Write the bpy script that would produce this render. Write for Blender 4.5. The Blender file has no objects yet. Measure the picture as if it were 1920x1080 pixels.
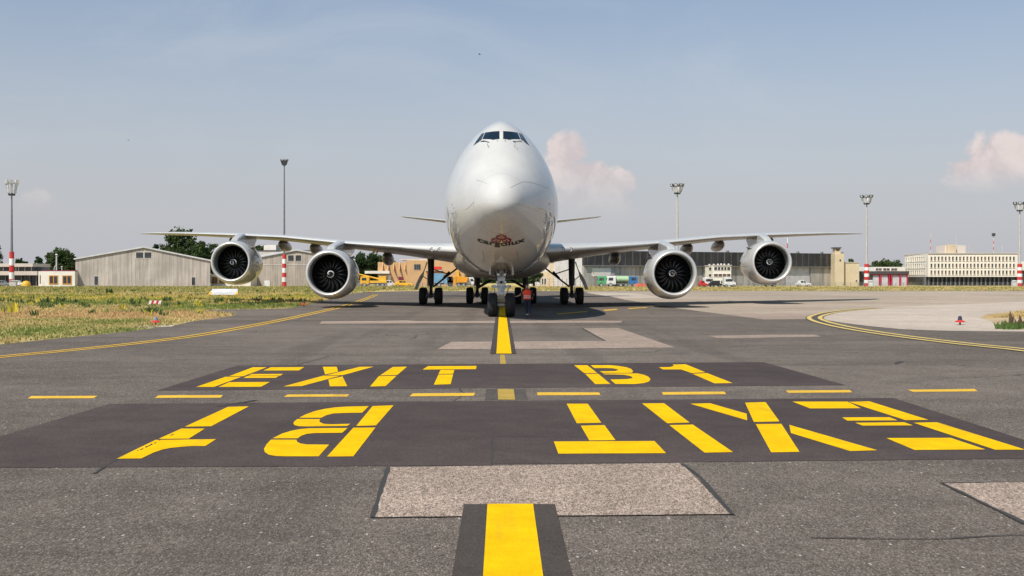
import bpy, bmesh, math, random
import numpy as np
from mathutils import Vector, Matrix, noise
from mathutils.bvhtree import BVHTree

R = math.radians
random.seed(7)
rng = np.random.default_rng(7)
SC = bpy.context.scene
COL = SC.collection

# ------------------------------------------------------------------ camera
F, H, CX, HY = 2110.0, 2.06, 940.0, 521.0      # focal length in photo pixels, eye height, vanishing point
cam = bpy.data.cameras.new('camera')
cam.sensor_width = 36.0
cam.lens = F / 1920 * 36.0
cam.shift_x = (960 - CX) / 1920
cam.shift_y = -(540 - HY) / 1920
cam.clip_start, cam.clip_end = 0.1, 20000
camo = bpy.data.objects.new('camera', cam)
camo.location = (0, 0, H)
camo.rotation_euler = (R(90), 0, 0)
COL.objects.link(camo)
SC.camera = camo

# ------------------------------------------------------------------ light, sky, exposure
SUN_TRAVEL = Vector((0.44, 0.60, -1.0))
SUN_EL = math.atan2(1.0, math.hypot(0.44, 0.60))
SUN_ROT = math.atan2(-0.44, -0.60) % (2 * math.pi)
SKY_STRENGTH = 0.135
sun = bpy.data.lights.new('sun', 'SUN')
sun.energy = 4.9
sun.angle = R(0.5)
sun.color = (1.0, 0.905, 0.82)
suno = bpy.data.objects.new('sun', sun)
suno.rotation_euler = SUN_TRAVEL.to_track_quat('-Z', 'Y').to_euler()
suno.location = (-30, -40, 70)
COL.objects.link(suno)
SC.view_settings.view_transform = 'Standard'
SC.view_settings.look = 'None'
SC.view_settings.exposure = 0.0
SC.view_settings.gamma = 1.0
SC.cycles.max_bounces = 6
SC.cycles.use_denoising = True


class NT:
    """small node-tree writer"""
    def __init__(s, tree):
        s.t = tree
        s.t.nodes.clear()

    def n(s, typ, _in=None, **kw):
        nd = s.t.nodes.new(typ)
        for k, v in kw.items():
            setattr(nd, k, v)
        if _in:
            for k, v in _in.items():
                sock = nd.inputs[k]
                if isinstance(v, bpy.types.NodeSocket):
                    s.t.links.new(v, sock)
                else:
                    sock.default_value = v
        return nd

    def m(s, op, a, b=0.0, c=0.0, clamp=False):
        nd = s.n('ShaderNodeMath', {0: a, 1: b, 2: c}, operation=op)
        nd.use_clamp = clamp
        return nd.outputs[0]

    def ramp(s, v, a, b, lo=0.0, hi=1.0, smooth=True):
        nd = s.n('ShaderNodeMapRange', {'Value': v, 'From Min': a, 'From Max': b, 'To Min': lo, 'To Max': hi})
        nd.interpolation_type = 'SMOOTHSTEP' if smooth else 'LINEAR'
        return nd.outputs[0]

    def mix(s, f, a, b, blend='MIX'):
        nd = s.n('ShaderNodeMix', data_type='RGBA', blend_type=blend)
        for i, v in ((0, f), (6, a), (7, b)):
            if isinstance(v, bpy.types.NodeSocket):
                s.t.links.new(v, nd.inputs[i])
            else:
                nd.inputs[i].default_value = v if i == 0 else (tuple(v) + (1,))[:4]
        return nd.outputs[2]

    def noise(s, vec, scale, detail=4, rough=0.55, dist=0.0):
        nd = s.n('ShaderNodeTexNoise', {'Vector': vec, 'Scale': scale, 'Detail': detail, 'Roughness': rough, 'Distortion': dist})
        return nd.outputs[0]


def build_world():
    w = bpy.data.worlds.new('World')
    SC.world = w
    w.use_nodes = True
    t = NT(w.node_tree)
    out = t.n('ShaderNodeOutputWorld')
    sky = t.n('ShaderNodeTexSky', sky_type='NISHITA')
    sky.sun_disc = False
    sky.sun_elevation = SUN_EL
    sky.sun_rotation = SUN_ROT
    sky.altitude = 100
    sky.air_density = 1.0
    sky.dust_density = 3.0
    sky.ozone_density = 1.2
    tc = t.n('ShaderNodeTexCoord')
    sep = t.n('ShaderNodeSeparateXYZ', {0: tc.outputs['Generated']})
    x, y, z = sep.outputs
    yy = t.m('MAXIMUM', y, 0.02)
    u = t.m('DIVIDE', x, yy)
    v = t.m('DIVIDE', z, yy)
    # summer haze: the low sky turns to a milky grey
    hz = t.ramp(z, -0.02, 0.34, 1.0, 0.0)
    hz = t.m('MULTIPLY', hz, 0.86)
    col = t.mix(hz, sky.outputs[0], HAZE_COL)
    # thin high veil
    vec = t.n('ShaderNodeCombineXYZ', {0: t.m('MULTIPLY', u, 1.0), 1: t.m('MULTIPLY', v, 2.6), 2: 0.3}).outputs[0]
    veil = t.noise(vec, 3.2, 7, 0.62, 0.8)
    veil = t.m('MULTIPLY', t.ramp(veil, 0.46, 0.78), 0.3)
    col = t.mix(veil, col, VEIL_COL)
    # two banks of summer cumulus low above the horizon
    vec2 = t.n('ShaderNodeCombineXYZ', {0: u, 1: v, 2: 0.0}).outputs[0]
    n1 = t.noise(vec2, 34, 7, 0.6, 0.3)
    n2 = t.noise(vec2, 11, 5, 0.55, 0.0)
    puff = t.m('ADD', t.m('MULTIPLY', t.m('SUBTRACT', n1, 0.5), 1.9), t.m('MULTIPLY', t.m('SUBTRACT', n2, 0.5), 0.9))

    def bank(blobs, base_v, top_v):
        acc = None
        for (px, py, a, b) in blobs:
            du = t.m('DIVIDE', t.m('SUBTRACT', u, (px - CX) / F), a / F)
            dv = t.m('DIVIDE', t.m('SUBTRACT', v, (HY - py) / F), b / F)
            e = t.m('SUBTRACT', 1.0, t.m('ADD', t.m('MULTIPLY', du, du), t.m('MULTIPLY', dv, dv)))
            acc = e if acc is None else t.m('MAXIMUM', acc, e)
        d = t.ramp(t.m('ADD', acc, puff), 0.02, 0.62)
        fade = t.ramp(v, base_v, top_v)
        return t.m('MULTIPLY', d, fade)
    c1 = bank([(1066, 284, 48, 44), (1092, 332, 78, 46), (1160, 345, 46, 32), (1100, 385, 105, 40)], (HY - 425) / F, (HY - 290) / F)
    c2 = bank([(1872, 296, 82, 54), (1812, 322, 44, 34), (1925, 300, 62, 50), (1850, 340, 90, 26)], (HY - 375) / F, (HY - 300) / F)
    c3 = bank([(64, 380, 34, 28)], (HY - 420) / F, (HY - 340) / F)
    c3 = t.m('MULTIPLY', c3, 0.35)
    cl = t.m('MAXIMUM', t.m('MAXIMUM', c1, c2), c3)
    cl = t.m('MULTIPLY', cl, t.ramp(y, 0.2, 0.4))
    cl = t.m('MULTIPLY', cl, 0.92)
    ccol = t.mix(t.ramp(n1, 0.35, 0.65), CLOUD_DARK, CLOUD_LIGHT)
    col = t.mix(cl, col, ccol)
    deep = t.ramp(z, 0.28, 0.75, 1.0, 0.42)  # sky overhead, out of view, dimmed to cut ambient light and deepen shadows
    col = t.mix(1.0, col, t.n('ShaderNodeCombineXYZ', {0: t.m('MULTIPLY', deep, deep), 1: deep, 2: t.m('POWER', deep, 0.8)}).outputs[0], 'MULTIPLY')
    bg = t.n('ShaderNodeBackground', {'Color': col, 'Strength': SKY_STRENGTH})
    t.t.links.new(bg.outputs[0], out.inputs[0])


HAZE_COL = (4.2, 4.22, 4.55)
VEIL_COL = (4.3, 4.6, 5.0)
CLOUD_LIGHT = (5.9, 5.15, 4.95)
CLOUD_DARK = (4.7, 4.1, 4.15)
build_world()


# ------------------------------------------------------------------ helpers
def G(px, py, z=0.0):
    """point of the flat ground seen at a photo pixel"""
    d = F * (H - z) / (py - HY)
    return Vector(((px - CX) * d / F, d, z))


def P(px, py, d):
    return Vector(((px - CX) * d / F, d, H + (HY - py) * d / F))


def X(px, d):
    return (px - CX) * d / F


def Zh(py, d):
    return H + (HY - py) * d / F


def tag(o, label=None, cat=None, group=None, kind=None):
    if label: o['label'] = label
    if cat: o['category'] = cat
    if group: o['group'] = group
    if kind: o['kind'] = kind
    return o


def thing(name, loc, label, cat, group=None, rz=0.0):
    o = bpy.data.objects.new(name, None)
    o.location = loc
    o.rotation_euler = (0, 0, rz)
    o.empty_display_size = 0.5
    COL.objects.link(o)
    return tag(o, label, cat, group)


def offset(o):
    v = Vector((0, 0, 0))
    while o is not None:
        v += o.location
        o = o.parent
    return v


class MB:
    """collects shapes and links them as one mesh object"""
    def __init__(s):
        s.v, s.f, s.m = [], [], []

    def add(s, vs, fs, m=0):
        b = len(s.v)
        s.v.extend([tuple(p) for p in vs])
        s.f.extend([tuple(i + b for i in f) for f in fs])
        s.m.extend([m] * len(fs))
        return s

    def box(s, c, size, m=0, rot=None):
        hx, hy, hz = size[0] / 2, size[1] / 2, size[2] / 2
        vs = [Vector((x, y, z)) for x in (-hx, hx) for y in (-hy, hy) for z in (-hz, hz)]
        if rot is not None:
            vs = [rot @ p for p in vs]
        vs = [p + Vector(c) for p in vs]
        return s.add(vs, [(0, 1, 3, 2), (4, 6, 7, 5), (0, 4, 5, 1), (2, 3, 7, 6), (0, 2, 6, 4), (1, 5, 7, 3)], m)

    def cyl(s, p0, p1, r0, r1=None, n=12, m=0, caps=True):
        r1 = r0 if r1 is None else r1
        p0, p1 = Vector(p0), Vector(p1)
        q = (p1 - p0).to_track_quat('Z', 'Y').to_matrix()
        vs = []
        for p, r in ((p0, r0), (p1, r1)):
            for k in range(n):
                a = 2 * math.pi * k / n
                vs.append(p + q @ Vector((r * math.cos(a), r * math.sin(a), 0)))
        fs = [(k, (k + 1) % n, n + (k + 1) % n, n + k) for k in range(n)]
        if caps:
            fs += [tuple(range(n))[::-1], tuple(range(n, 2 * n))]
        return s.add(vs, fs, m)

    def tube(s, pts, r, n=8, m=0):
        for a, b in zip(pts[:-1], pts[1:]):
            s.cyl(a, b, r, r, n, m)
        return s

    def lathe(s, prof, n=32, axis='y', o=(0, 0, 0), m=0, ms=None):
        o = Vector(o)
        vs, fs = [], []
        for (t, r) in prof:
            for k in range(n):
                a = 2 * math.pi * k / n
                c, sn = r * math.cos(a), r * math.sin(a)
                if axis == 'y': p = (c, t, sn)
                elif axis == 'x': p = (t, c, sn)
                else: p = (c, sn, t)
                vs.append(Vector(p) + o)
        b = len(s.v)
        s.v.extend([tuple(p) for p in vs])
        for i in range(len(prof) - 1):
            mm = ms[i] if ms else m
            for k in range(n):
                k2 = (k + 1) % n
                s.f.append((b + i * n + k, b + i * n + k2, b + (i + 1) * n + k2, b + (i + 1) * n + k))
                s.m.append(mm)
        return s

    def prism(s, pts, vec, m=0):
        """polygon pts (3D) swept along vec"""
        pts = [Vector(p) for p in pts]
        n = len(pts)
        vec = Vector(vec)
        vs = pts + [p + vec for p in pts]
        fs = [tuple(range(n)), tuple(range(n, 2 * n))[::-1]] + [(i, (i + 1) % n, n + (i + 1) % n, n + i) for i in range(n)]
        return s.add(vs, fs, m)

    def ngon(s, pts, m=0):
        return s.add(pts, [tuple(range(len(pts)))], m)

    def loft(s, rings, m=0, closed=True, caps=True):
        n = len(rings[0])
        vs = [p for r in rings for p in r]
        fs = []
        for i in range(len(rings) - 1):
            for k in range(n if closed else n - 1):
                k2 = (k + 1) % n
                fs.append((i * n + k, i * n + k2, (i + 1) * n + k2, (i + 1) * n + k))
        if caps and closed:
            fs.append(tuple(range(n)))
            fs.append(tuple(range((len(rings) - 1) * n, len(rings) * n))[::-1])
        return s.add(vs, fs, m)

    def mesh(s, name, mats, smooth=None, off=Vector((0, 0, 0)), fix=True):
        me = bpy.data.meshes.new(name)
        if off.length:
            vs = [(p[0] - off[0], p[1] - off[1], p[2] - off[2]) for p in s.v]
        else:
            vs = s.v
        me.from_pydata(vs, [], s.f)
        for mt in (mats if isinstance(mats, (list, tuple)) else [mats]):
            me.materials.append(mt)
        me.polygons.foreach_set('material_index', s.m)
        if fix:
            bm = bmesh.new()
            bm.from_mesh(me)
            bmesh.ops.recalc_face_normals(bm, faces=bm.faces)
            bm.to_mesh(me)
            bm.free()
        if smooth is not None:
            me.polygons.foreach_set('use_smooth', [True] * len(me.polygons))
            me.set_sharp_from_angle(angle=R(smooth))
        me.update()
        return me

    def build(s, name, mats, parent=None, smooth=None, local=False, loc=None, fix=True):
        off = Vector((0, 0, 0))
        if not local:
            off = offset(parent) if parent else Vector((0, 0, 0))
            if loc is not None:
                off = off + Vector(loc) if parent else Vector(loc)
        me = s.mesh(name, mats, smooth, off, fix)
        o = bpy.data.objects.new(name, me)
        if loc is not None:
            o.location = loc
        COL.objects.link(o)
        if parent:
            o.parent = parent
        return o


def link_mesh(name, me, parent=None, loc=(0, 0, 0), rot=(0, 0, 0), scale=(1, 1, 1)):
    o = bpy.data.objects.new(name, me)
    o.location = loc
    o.rotation_euler = rot
    o.scale = scale
    COL.objects.link(o)
    if parent: o.parent = parent
    return o


# ------------------------------------------------------------------ materials
def mat(name, col, rough=0.6, metal=0.0, coat=0.0, var=0.12, vscale=0.8, bump=0.0, bscale=6.0, spec=0.5, dirt=None, coat_rough=0.05):
    m = bpy.data.materials.new(name)
    m.use_nodes = True
    t = NT(m.node_tree)
    out = t.n('ShaderNodeOutputMaterial')
    tc = t.n('ShaderNodeTexCoord').outputs['Object']
    nz = t.noise(tc, vscale, 5, 0.6)
    f = t.ramp(nz, 0.3, 0.7, 1 - var, 1 + var)
    c = t.mix(1.0, col, t.n('ShaderNodeCombineXYZ', {0: f, 1: f, 2: f}).outputs[0], 'MULTIPLY')
    if dirt:
        dcol, scale, lo, hi, amt = dirt
        c = t.mix(t.m('MULTIPLY', t.ramp(t.noise(tc, scale, 6, 0.65, 0.4), lo, hi), amt), c, dcol)
    b = t.n('ShaderNodeBsdfPrincipled', {'Base Color': c, 'Roughness': rough, 'Metallic': metal, 'Coat Weight': coat, 'Coat Roughness': coat_rough, 'Specular IOR Level': spec})
    if bump:
        bn = t.n('ShaderNodeBump', {'Height': t.noise(tc, bscale, 3), 'Strength': bump, 'Distance': 0.05})
        t.t.links.new(bn.outputs[0], b.inputs['Normal'])
    t.t.links.new(b.outputs[0], out.inputs[0])
    return m


def pavement(name, base, speck_light, speck_dark, grain=55.0, big=0.10, stain=0.35, speck=0.5, dark_amt=0.7, crack=0.0, tex=0.35):
    """asphalt or concrete: grain of the stone, pale chips, broad stains and wear"""
    m = bpy.data.materials.new(name)
    m.use_nodes = True
    t = NT(m.node_tree)
    out = t.n('ShaderNodeOutputMaterial')
    tc = t.n('ShaderNodeTexCoord').outputs['Object']
    n_big = t.noise(tc, big, 5, 0.6, 0.5)
    mp = t.n('ShaderNodeMapping', {'Vector': tc, 'Scale': (0.05, 0.33, 1.0)}).outputs[0]
    n_band = t.noise(mp, 1.0, 5, 0.6, 0.6)
    n_mid = t.noise(tc, 1.3, 4, 0.6)
    gv = t.n('ShaderNodeMapping', {'Vector': tc, 'Scale': (1.0, 0.42, 1.0)}).outputs[0]
    n_grain = t.noise(gv, grain * 1.9, 3, 0.75)
    n_clump = t.noise(gv, grain * 0.8, 3, 0.65)
    f = t.ramp(n_big, 0.3, 0.7, 1 - stain, 1 + stain)
    f = t.m('MULTIPLY', f, t.ramp(n_band, 0.3, 0.72, 1 - stain * 0.8, 1 + stain * 0.8))
    f = t.m('MULTIPLY', f, t.ramp(n_mid, 0.3, 0.7, 0.9, 1.1))
    f = t.m('MULTIPLY', f, t.ramp(n_grain, 0.3, 0.7, 1 - tex, 1 + tex))
    f = t.m('MULTIPLY', f, t.ramp(n_clump, 0.3, 0.7, 1 - tex * 0.5, 1 + tex * 0.5))
    c = t.mix(1.0, base, t.n('ShaderNodeCombineXYZ', {0: f, 1: f, 2: f}).outputs[0], 'MULTIPLY')
    vo = t.n('ShaderNodeTexVoronoi', {'Vector': gv, 'Scale': 14.0})
    rnd = t.n('ShaderNodeSeparateColor', {0: vo.outputs['Color']}).outputs[0]
    chip = t.m('MULTIPLY', t.m('LESS_THAN', vo.outputs['Distance'], 0.15), t.m('GREATER_THAN', rnd, 0.80))
    c = t.mix(t.m('MULTIPLY', chip, speck), c, speck_light)
    vo2 = t.n('ShaderNodeTexVoronoi', {'Vector': gv, 'Scale': 60.0})
    rnd2 = t.n('ShaderNodeSeparateColor', {0: vo2.outputs['Color']}).outputs[1]
    ch2 = t.m('MULTIPLY', t.m('LESS_THAN', vo2.outputs['Distance'], 0.35), t.m('GREATER_THAN', rnd2, 0.8))
    c = t.mix(t.m('MULTIPLY', ch2, speck * 0.5), c, speck_light)
    ch3 = t.m('MULTIPLY', t.m('LESS_THAN', vo2.outputs['Distance'], 0.42), t.m('LESS_THAN', rnd2, 0.3))
    c = t.mix(t.m('MULTIPLY', ch3, dark_amt), c, speck_dark)
    if crack:
        mpx = t.n('ShaderNodeSeparateXYZ', {0: tc})
        ax = t.m('ABSOLUTE', t.m('SUBTRACT', mpx.outputs[0], 0.08))
        brk = t.ramp(t.noise(t.n('ShaderNodeMapping', {'Vector': tc, 'Scale': (0.9, 0.05, 1.0)}).outputs[0], 1.0, 5, 0.65), 0.42, 0.62)
        tr1 = t.ramp(t.m('ABSOLUTE', t.m('SUBTRACT', ax, 2.0)), 0.9, 0.2)
        tr2 = t.ramp(t.m('ABSOLUTE', t.m('SUBTRACT', ax, 5.5)), 1.1, 0.3)
        trk = t.m('MULTIPLY', t.m('MAXIMUM', tr1, tr2), brk)
        c = t.mix(t.m('MULTIPLY', trk, 0.28), c, speck_dark)
        # rubber left by turning wheels
        dv = t.n('ShaderNodeVectorMath', {0: tc, 1: (34.0, 18.0, 0.0)}, operation='DISTANCE').outputs['Value']
        dv = t.m('ADD', dv, t.m('MULTIPLY', t.noise(tc, 0.05, 2), 3.0))
        arc = t.m('ABSOLUTE', t.m('SUBTRACT', t.m('FRACT', t.m('DIVIDE', dv, 3.7)), 0.5))
        arc = t.m('MULTIPLY', t.ramp(arc, 0.14, 0.02), t.ramp(t.noise(tc, 0.07, 4, 0.6), 0.52, 0.68))
        c = t.mix(t.m('MULTIPLY', arc, 0.30), c, speck_dark)
        od = t.n('ShaderNodeTexVoronoi', {'Vector': tc, 'Scale': 0.55})
        oil = t.ramp(t.m('ADD', od.outputs['Distance'], t.m('MULTIPLY', t.noise(tc, 5.0, 4), 0.10)), 0.15, 0.07)
        oil = t.m('MULTIPLY', oil, t.m('GREATER_THAN', t.n('ShaderNodeSeparateColor', {0: od.outputs['Color']}).outputs[2], 0.66))
        c = t.mix(t.m('MULTIPLY', oil, 0.42), c, speck_dark)
        wv = t.n('ShaderNodeTexVoronoi', {'Vector': t.n('ShaderNodeVectorMath', {0: tc, 1: t.n('ShaderNodeTexNoise', {'Vector': tc, 'Scale': 0.6}).outputs['Color']}, operation='ADD').outputs[0], 'Scale': 0.11}, feature='DISTANCE_TO_EDGE')
        ck = t.m('LESS_THAN', wv.outputs['Distance'], 0.0022)
        ck = t.m('MULTIPLY', ck, t.m('GREATER_THAN', t.noise(tc, 0.09, 2), 0.52))
        c = t.mix(t.m('MULTIPLY', ck, crack), c, speck_dark)
    b = t.n('ShaderNodeBsdfPrincipled', {'Base Color': c, 'Roughness': 0.92, 'Specular IOR Level': 0.08})
    bn = t.n('ShaderNodeBump', {'Height': n_grain, 'Strength': 0.4, 'Distance': 0.008})
    t.t.links.new(bn.outputs[0], b.inputs['Normal'])
    t.t.links.new(b.outputs[0], out.inputs[0])
    return m


def paint(name, col, under, wear=0.30, rough=0.6):
    """road paint with worn spots and brush-on unevenness"""
    m = bpy.data.materials.new(name)
    m.use_nodes = True
    t = NT(m.node_tree)
    out = t.n('ShaderNodeOutputMaterial')
    tc = t.n('ShaderNodeTexCoord').outputs['Object']
    f = t.ramp(t.noise(tc, 2.2, 5, 0.65), 0.3, 0.7, 0.88, 1.08)
    f = t.m('MULTIPLY', f, t.ramp(t.noise(tc, 60, 3, 0.7), 0.3, 0.7, 0.9, 1.1))
    c = t.mix(1.0, col, t.n('ShaderNodeCombineXYZ', {0: f, 1: f, 2: f}).outputs[0], 'MULTIPLY')
    rub = t.noise(t.n('ShaderNodeMapping', {'Vector': tc, 'Scale': (3.0, 0.22, 1.0)}).outputs[0], 1.0, 5, 0.7)
    c = t.mix(t.ramp(rub, 0.52, 0.78, 0.0, 0.32), c, under)
    w = t.m('MULTIPLY', t.ramp(t.noise(tc, 38, 4, 0.75), 0.62, 0.70), t.ramp(t.noise(tc, 0.9, 4, 0.6), 0.40, 0.72))
    c = t.mix(t.m('MULTIPLY', w, wear, clamp=True), c, under)
    b = t.n('ShaderNodeBsdfPrincipled', {'Base Color': c, 'Roughness': 0.85, 'Specular IOR Level': 0.04})
    bn = t.n('ShaderNodeBump', {'Height': t.noise(tc, 50, 3, 0.7), 'Strength': 0.35, 'Distance': 0.01})
    t.t.links.new(bn.outputs[0], b.inputs['Normal'])
    t.t.links.new(b.outputs[0], out.inputs[0])
    return m


def corrugated(name, col, pitch, axis=0, depth=0.35, rough=0.55, var=0.1, streak=0.25):
    """ribbed sheet: narrow darker joints repeating along the wall"""
    m = bpy.data.materials.new(name)
    m.use_nodes = True
    t = NT(m.node_tree)
    out = t.n('ShaderNodeOutputMaterial')
    tc = t.n('ShaderNodeTexCoord').outputs['Object']
    sep = t.n('ShaderNodeSeparateXYZ', {0: tc})
    ph = t.m('FRACT', t.m('DIVIDE', sep.outputs[axis], pitch))
    tri = t.m('ABSOLUTE', t.m('SUBTRACT', ph, 0.5))
    joint = t.ramp(tri, 0.40, 0.48)
    mp = t.n('ShaderNodeMapping', {'Vector': tc, 'Scale': (1.2, 1.2, 0.12)}).outputs[0]
    st = t.noise(mp, 1.0, 5, 0.65)
    f = t.ramp(st, 0.3, 0.75, 1 - streak, 1 + streak * 0.5)
    f = t.m('MULTIPLY', f, t.ramp(t.noise(tc, 0.3, 4), 0.3, 0.7, 1 - var, 1 + var))
    f = t.m('MULTIPLY', f, t.m('SUBTRACT', 1.0, t.m('MULTIPLY', joint, depth)))
    c = t.mix(1.0, col, t.n('ShaderNodeCombineXYZ', {0: f, 1: f, 2: f}).outputs[0], 'MULTIPLY')
    b = t.n('ShaderNodeBsdfPrincipled', {'Base Color': c, 'Roughness': rough, 'Specular IOR Level': 0.3})
    bn = t.n('ShaderNodeBump', {'Height': tri, 'Strength': 0.5, 'Distance': 0.08})
    t.t.links.new(bn.outputs[0], b.inputs['Normal'])
    t.t.links.new(b.outputs[0], out.inputs[0])
    return m


def leaf_mat(name, dark, light, attr=None, rough=0.7, trans=0.25):
    m = bpy.data.materials.new(name)
    m.use_nodes = True
    t = NT(m.node_tree)
    out = t.n('ShaderNodeOutputMaterial')
    if attr:
        c = t.n('ShaderNodeAttribute', attribute_name=attr).outputs['Color']
        ri = t.n('ShaderNodeNewGeometry').outputs['Random Per Island']
        f = t.ramp(ri, 0, 1, 0.85, 1.15)
        c = t.mix(1.0, c, t.n('ShaderNodeCombineXYZ', {0: f, 1: f, 2: f}).outputs[0], 'MULTIPLY')
    else:
        ri = t.n('ShaderNodeNewGeometry').outputs['Random Per Island']
        tc = t.n('ShaderNodeTexCoord').outputs['Object']
        k = t.m('ADD', t.m('MULTIPLY', ri, 0.5), t.m('MULTIPLY', t.ramp(t.noise(tc, 0.5, 3), 0.3, 0.7), 0.5))
        c = t.mix(k, dark, light)
    d = t.n('ShaderNodeBsdfDiffuse', {'Color': c, 'Roughness': rough})
    tr = t.n('ShaderNodeBsdfTranslucent', {'Color': c})
    ms = t.n('ShaderNodeMixShader', {0: trans, 1: d.outputs[0], 2: tr.outputs[0]})
    t.t.links.new(ms.outputs[0], out.inputs[0])
    return m


def aircraft_paint(name, col, lines=(), rough=0.6):
    """glossy white paint with fine skin joints at given stations"""
    m = bpy.data.materials.new(name)
    m.use_nodes = True
    t = NT(m.node_tree)
    out = t.n('ShaderNodeOutputMaterial')
    tc = t.n('ShaderNodeTexCoord').outputs['Object']
    sep = t.n('ShaderNodeSeparateXYZ', {0: tc})
    f = t.ramp(t.noise(tc, 0.7, 5, 0.6), 0.3, 0.7, 0.955, 1.02)
    mp = t.n('ShaderNodeMapping', {'Vector': tc, 'Scale': (1.6, 0.15, 1.6)}).outputs[0]
    f = t.m('MULTIPLY', f, t.ramp(t.noise(mp, 1.0, 5, 0.65), 0.35, 0.7, 0.96, 1.01))
    for (s0, slant, wid, amt) in lines:
        p = t.m('ADD', sep.outputs[1], t.m('MULTIPLY', sep.outputs[2], slant))
        on = t.m('LESS_THAN', t.m('ABSOLUTE', t.m('SUBTRACT', p, s0)), wid)
        f = t.m('MULTIPLY', f, t.m('SUBTRACT', 1.0, t.m('MULTIPLY', on, amt)))
    c = t.mix(1.0, col, t.n('ShaderNodeCombineXYZ', {0: f, 1: f, 2: f}).outputs[0], 'MULTIPLY')
    b = t.n('ShaderNodeBsdfPrincipled', {'Base Color': c, 'Roughness': rough, 'Specular IOR Level': 0.1, 'Coat Weight': 0.9, 'Coat Roughness': 0.035, 'Coat IOR': 1.5})
    bn = t.n('ShaderNodeBump', {'Height': t.noise(tc, 0.9, 2), 'Strength': 0.06, 'Distance': 0.05})
    t.t.links.new(bn.outputs[0], b.inputs['Coat Normal'])
    t.t.links.new(b.outputs[0], out.inputs[0])
    return m


M = {}
M['asphalt'] = pavement('asphalt', (0.148, 0.124, 0.106), (0.50, 0.46, 0.42), (0.05, 0.046, 0.044), 42, 0.045, 0.19, 0.85, 0.6, 0.8, 0.5)
M['asphalt_dark'] = pavement('seal_asphalt', (0.10, 0.088, 0.08), (0.32, 0.3, 0.28), (0.04, 0.038, 0.036), 42, 0.06, 0.15, 0.4, 0.5)
M['concrete'] = pavement('weathered_concrete', (0.385, 0.315, 0.25), (0.5, 0.44, 0.36), (0.13, 0.12, 0.11), 30, 0.05, 0.13, 0.3, 0.4)
M['concrete_light'] = pavement('pale_concrete', (0.47, 0.40, 0.335), (0.55, 0.5, 0.44), (0.2, 0.18, 0.16), 30, 0.06, 0.10, 0.3, 0.3)
M['patch'] = pavement('exposed_stone_concrete', (0.335, 0.262, 0.215), (0.55, 0.45, 0.38), (0.09, 0.07, 0.055), 36, 0.2, 0.08, 0.5, 0.85, 0, 0.6)
M['blackpaint'] = pavement('black_road_paint', (0.080, 0.063, 0.060), (0.12, 0.11, 0.105), (0.03, 0.028, 0.03), 46, 0.09, 0.12, 0.35, 0.4, 0, 0.2)
M['borderpaint'] = pavement('dark_border_paint', (0.072, 0.061, 0.055), (0.12, 0.11, 0.1), (0.035, 0.03, 0.03), 46, 0.09, 0.10, 0.35, 0.4, 0, 0.2)
M['tar'] = mat('tar_seal', (0.042, 0.038, 0.036), 0.85)
M['yellow'] = paint('yellow_road_paint', (0.80, 0.475, 0.004), (0.12, 0.1, 0.06), 0.8)
M['yellow_worn'] = paint('worn_yellow_paint', (0.72, 0.44, 0.055), (0.15, 0.13, 0.11), 1.6)
M['yellow_faded'] = paint('faded_yellow_paint', (0.42, 0.29, 0.07), (0.13, 0.11, 0.09), 2.2)
M['yellow_pale'] = paint('pale_yellow_paint', (0.62, 0.47, 0.17), (0.2, 0.18, 0.15), 1.0)
M['white'] = aircraft_paint('white_aircraft_paint', (0.60, 0.595, 0.575), [(53.55 - 59.4, 0.10, 0.010, 0.35), (58.3 - 59.4, -0.12, 0.009, 0.22), (66.0 - 59.4, 0, 0.008, 0.2)])
M['white_part'] = aircraft_paint('white_nacelle_paint', (0.52, 0.52, 0.51), [(0.62, 0, 0.012, 0.35), (2.3, 0, 0.010, 0.3)], 0.5)
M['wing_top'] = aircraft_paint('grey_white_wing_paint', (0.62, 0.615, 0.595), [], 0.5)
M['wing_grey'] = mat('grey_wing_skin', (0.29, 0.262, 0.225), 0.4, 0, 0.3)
M['metal'] = mat('satin_lip_metal', (0.72, 0.71, 0.69), 0.36, 0.45, 0, 0.04)
M['steel'] = mat('gear_steel', (0.42, 0.42, 0.42), 0.4, 0.3, 0, 0.15, 3.0)
M['gearpaint'] = mat('pale_gear_paint', (0.60, 0.68, 0.71), 0.4, 0.1, 0.2, 0.12, 4.0, dirt=((0.1, 0.09, 0.07), 5, 0.5, 0.7, 0.5))
M['reflection_tint'] = mat('painted_belly_reflection', (0.26, 0.235, 0.205), 0.4, 0, 0.4, 0.1)  # flat tint standing in for the belly reflection above the nose gear
M['darkgear'] = mat('oily_dark_gear', (0.055, 0.055, 0.06), 0.5, 0.2, 0, 0.2, 4.0)
M['tyre'] = mat('tyre_rubber', (0.020, 0.020, 0.021), 0.75, 0, 0, 0.25, 5.0)
M['hub'] = mat('wheel_hub', (0.5, 0.5, 0.5), 0.4, 0.5)
M['duct'] = mat('inlet_duct', (0.16, 0.18, 0.175), 0.5)
M['fan'] = mat('dark_fan_blade', (0.016, 0.015, 0.016), 0.3, 0.2, 0.1)
M['black'] = mat('black_void', (0.006, 0.006, 0.007), 0.7)
M['spinner'] = mat('black_spinner', (0.02, 0.02, 0.022), 0.4)
M['pure_white'] = mat('white_mark', (0.82, 0.82, 0.80), 0.5)
M['glass_dark'] = mat('dark_cockpit_glass', (0.012, 0.018, 0.028), 0.06, 0, 0.6, 0.1)
M['window'] = mat('dark_window_glass', (0.045, 0.05, 0.058), 0.15, 0, 0.3, 0.35, 0.9)
M['window_brown'] = mat('brown_window_glass', (0.145, 0.095, 0.085), 0.3, 0, 0.2, 0.5, 1.1)  # brown glass colour with random variation
M['logo_red'] = mat('maroon_emblem', (0.30, 0.018, 0.035), 0.4)
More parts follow.
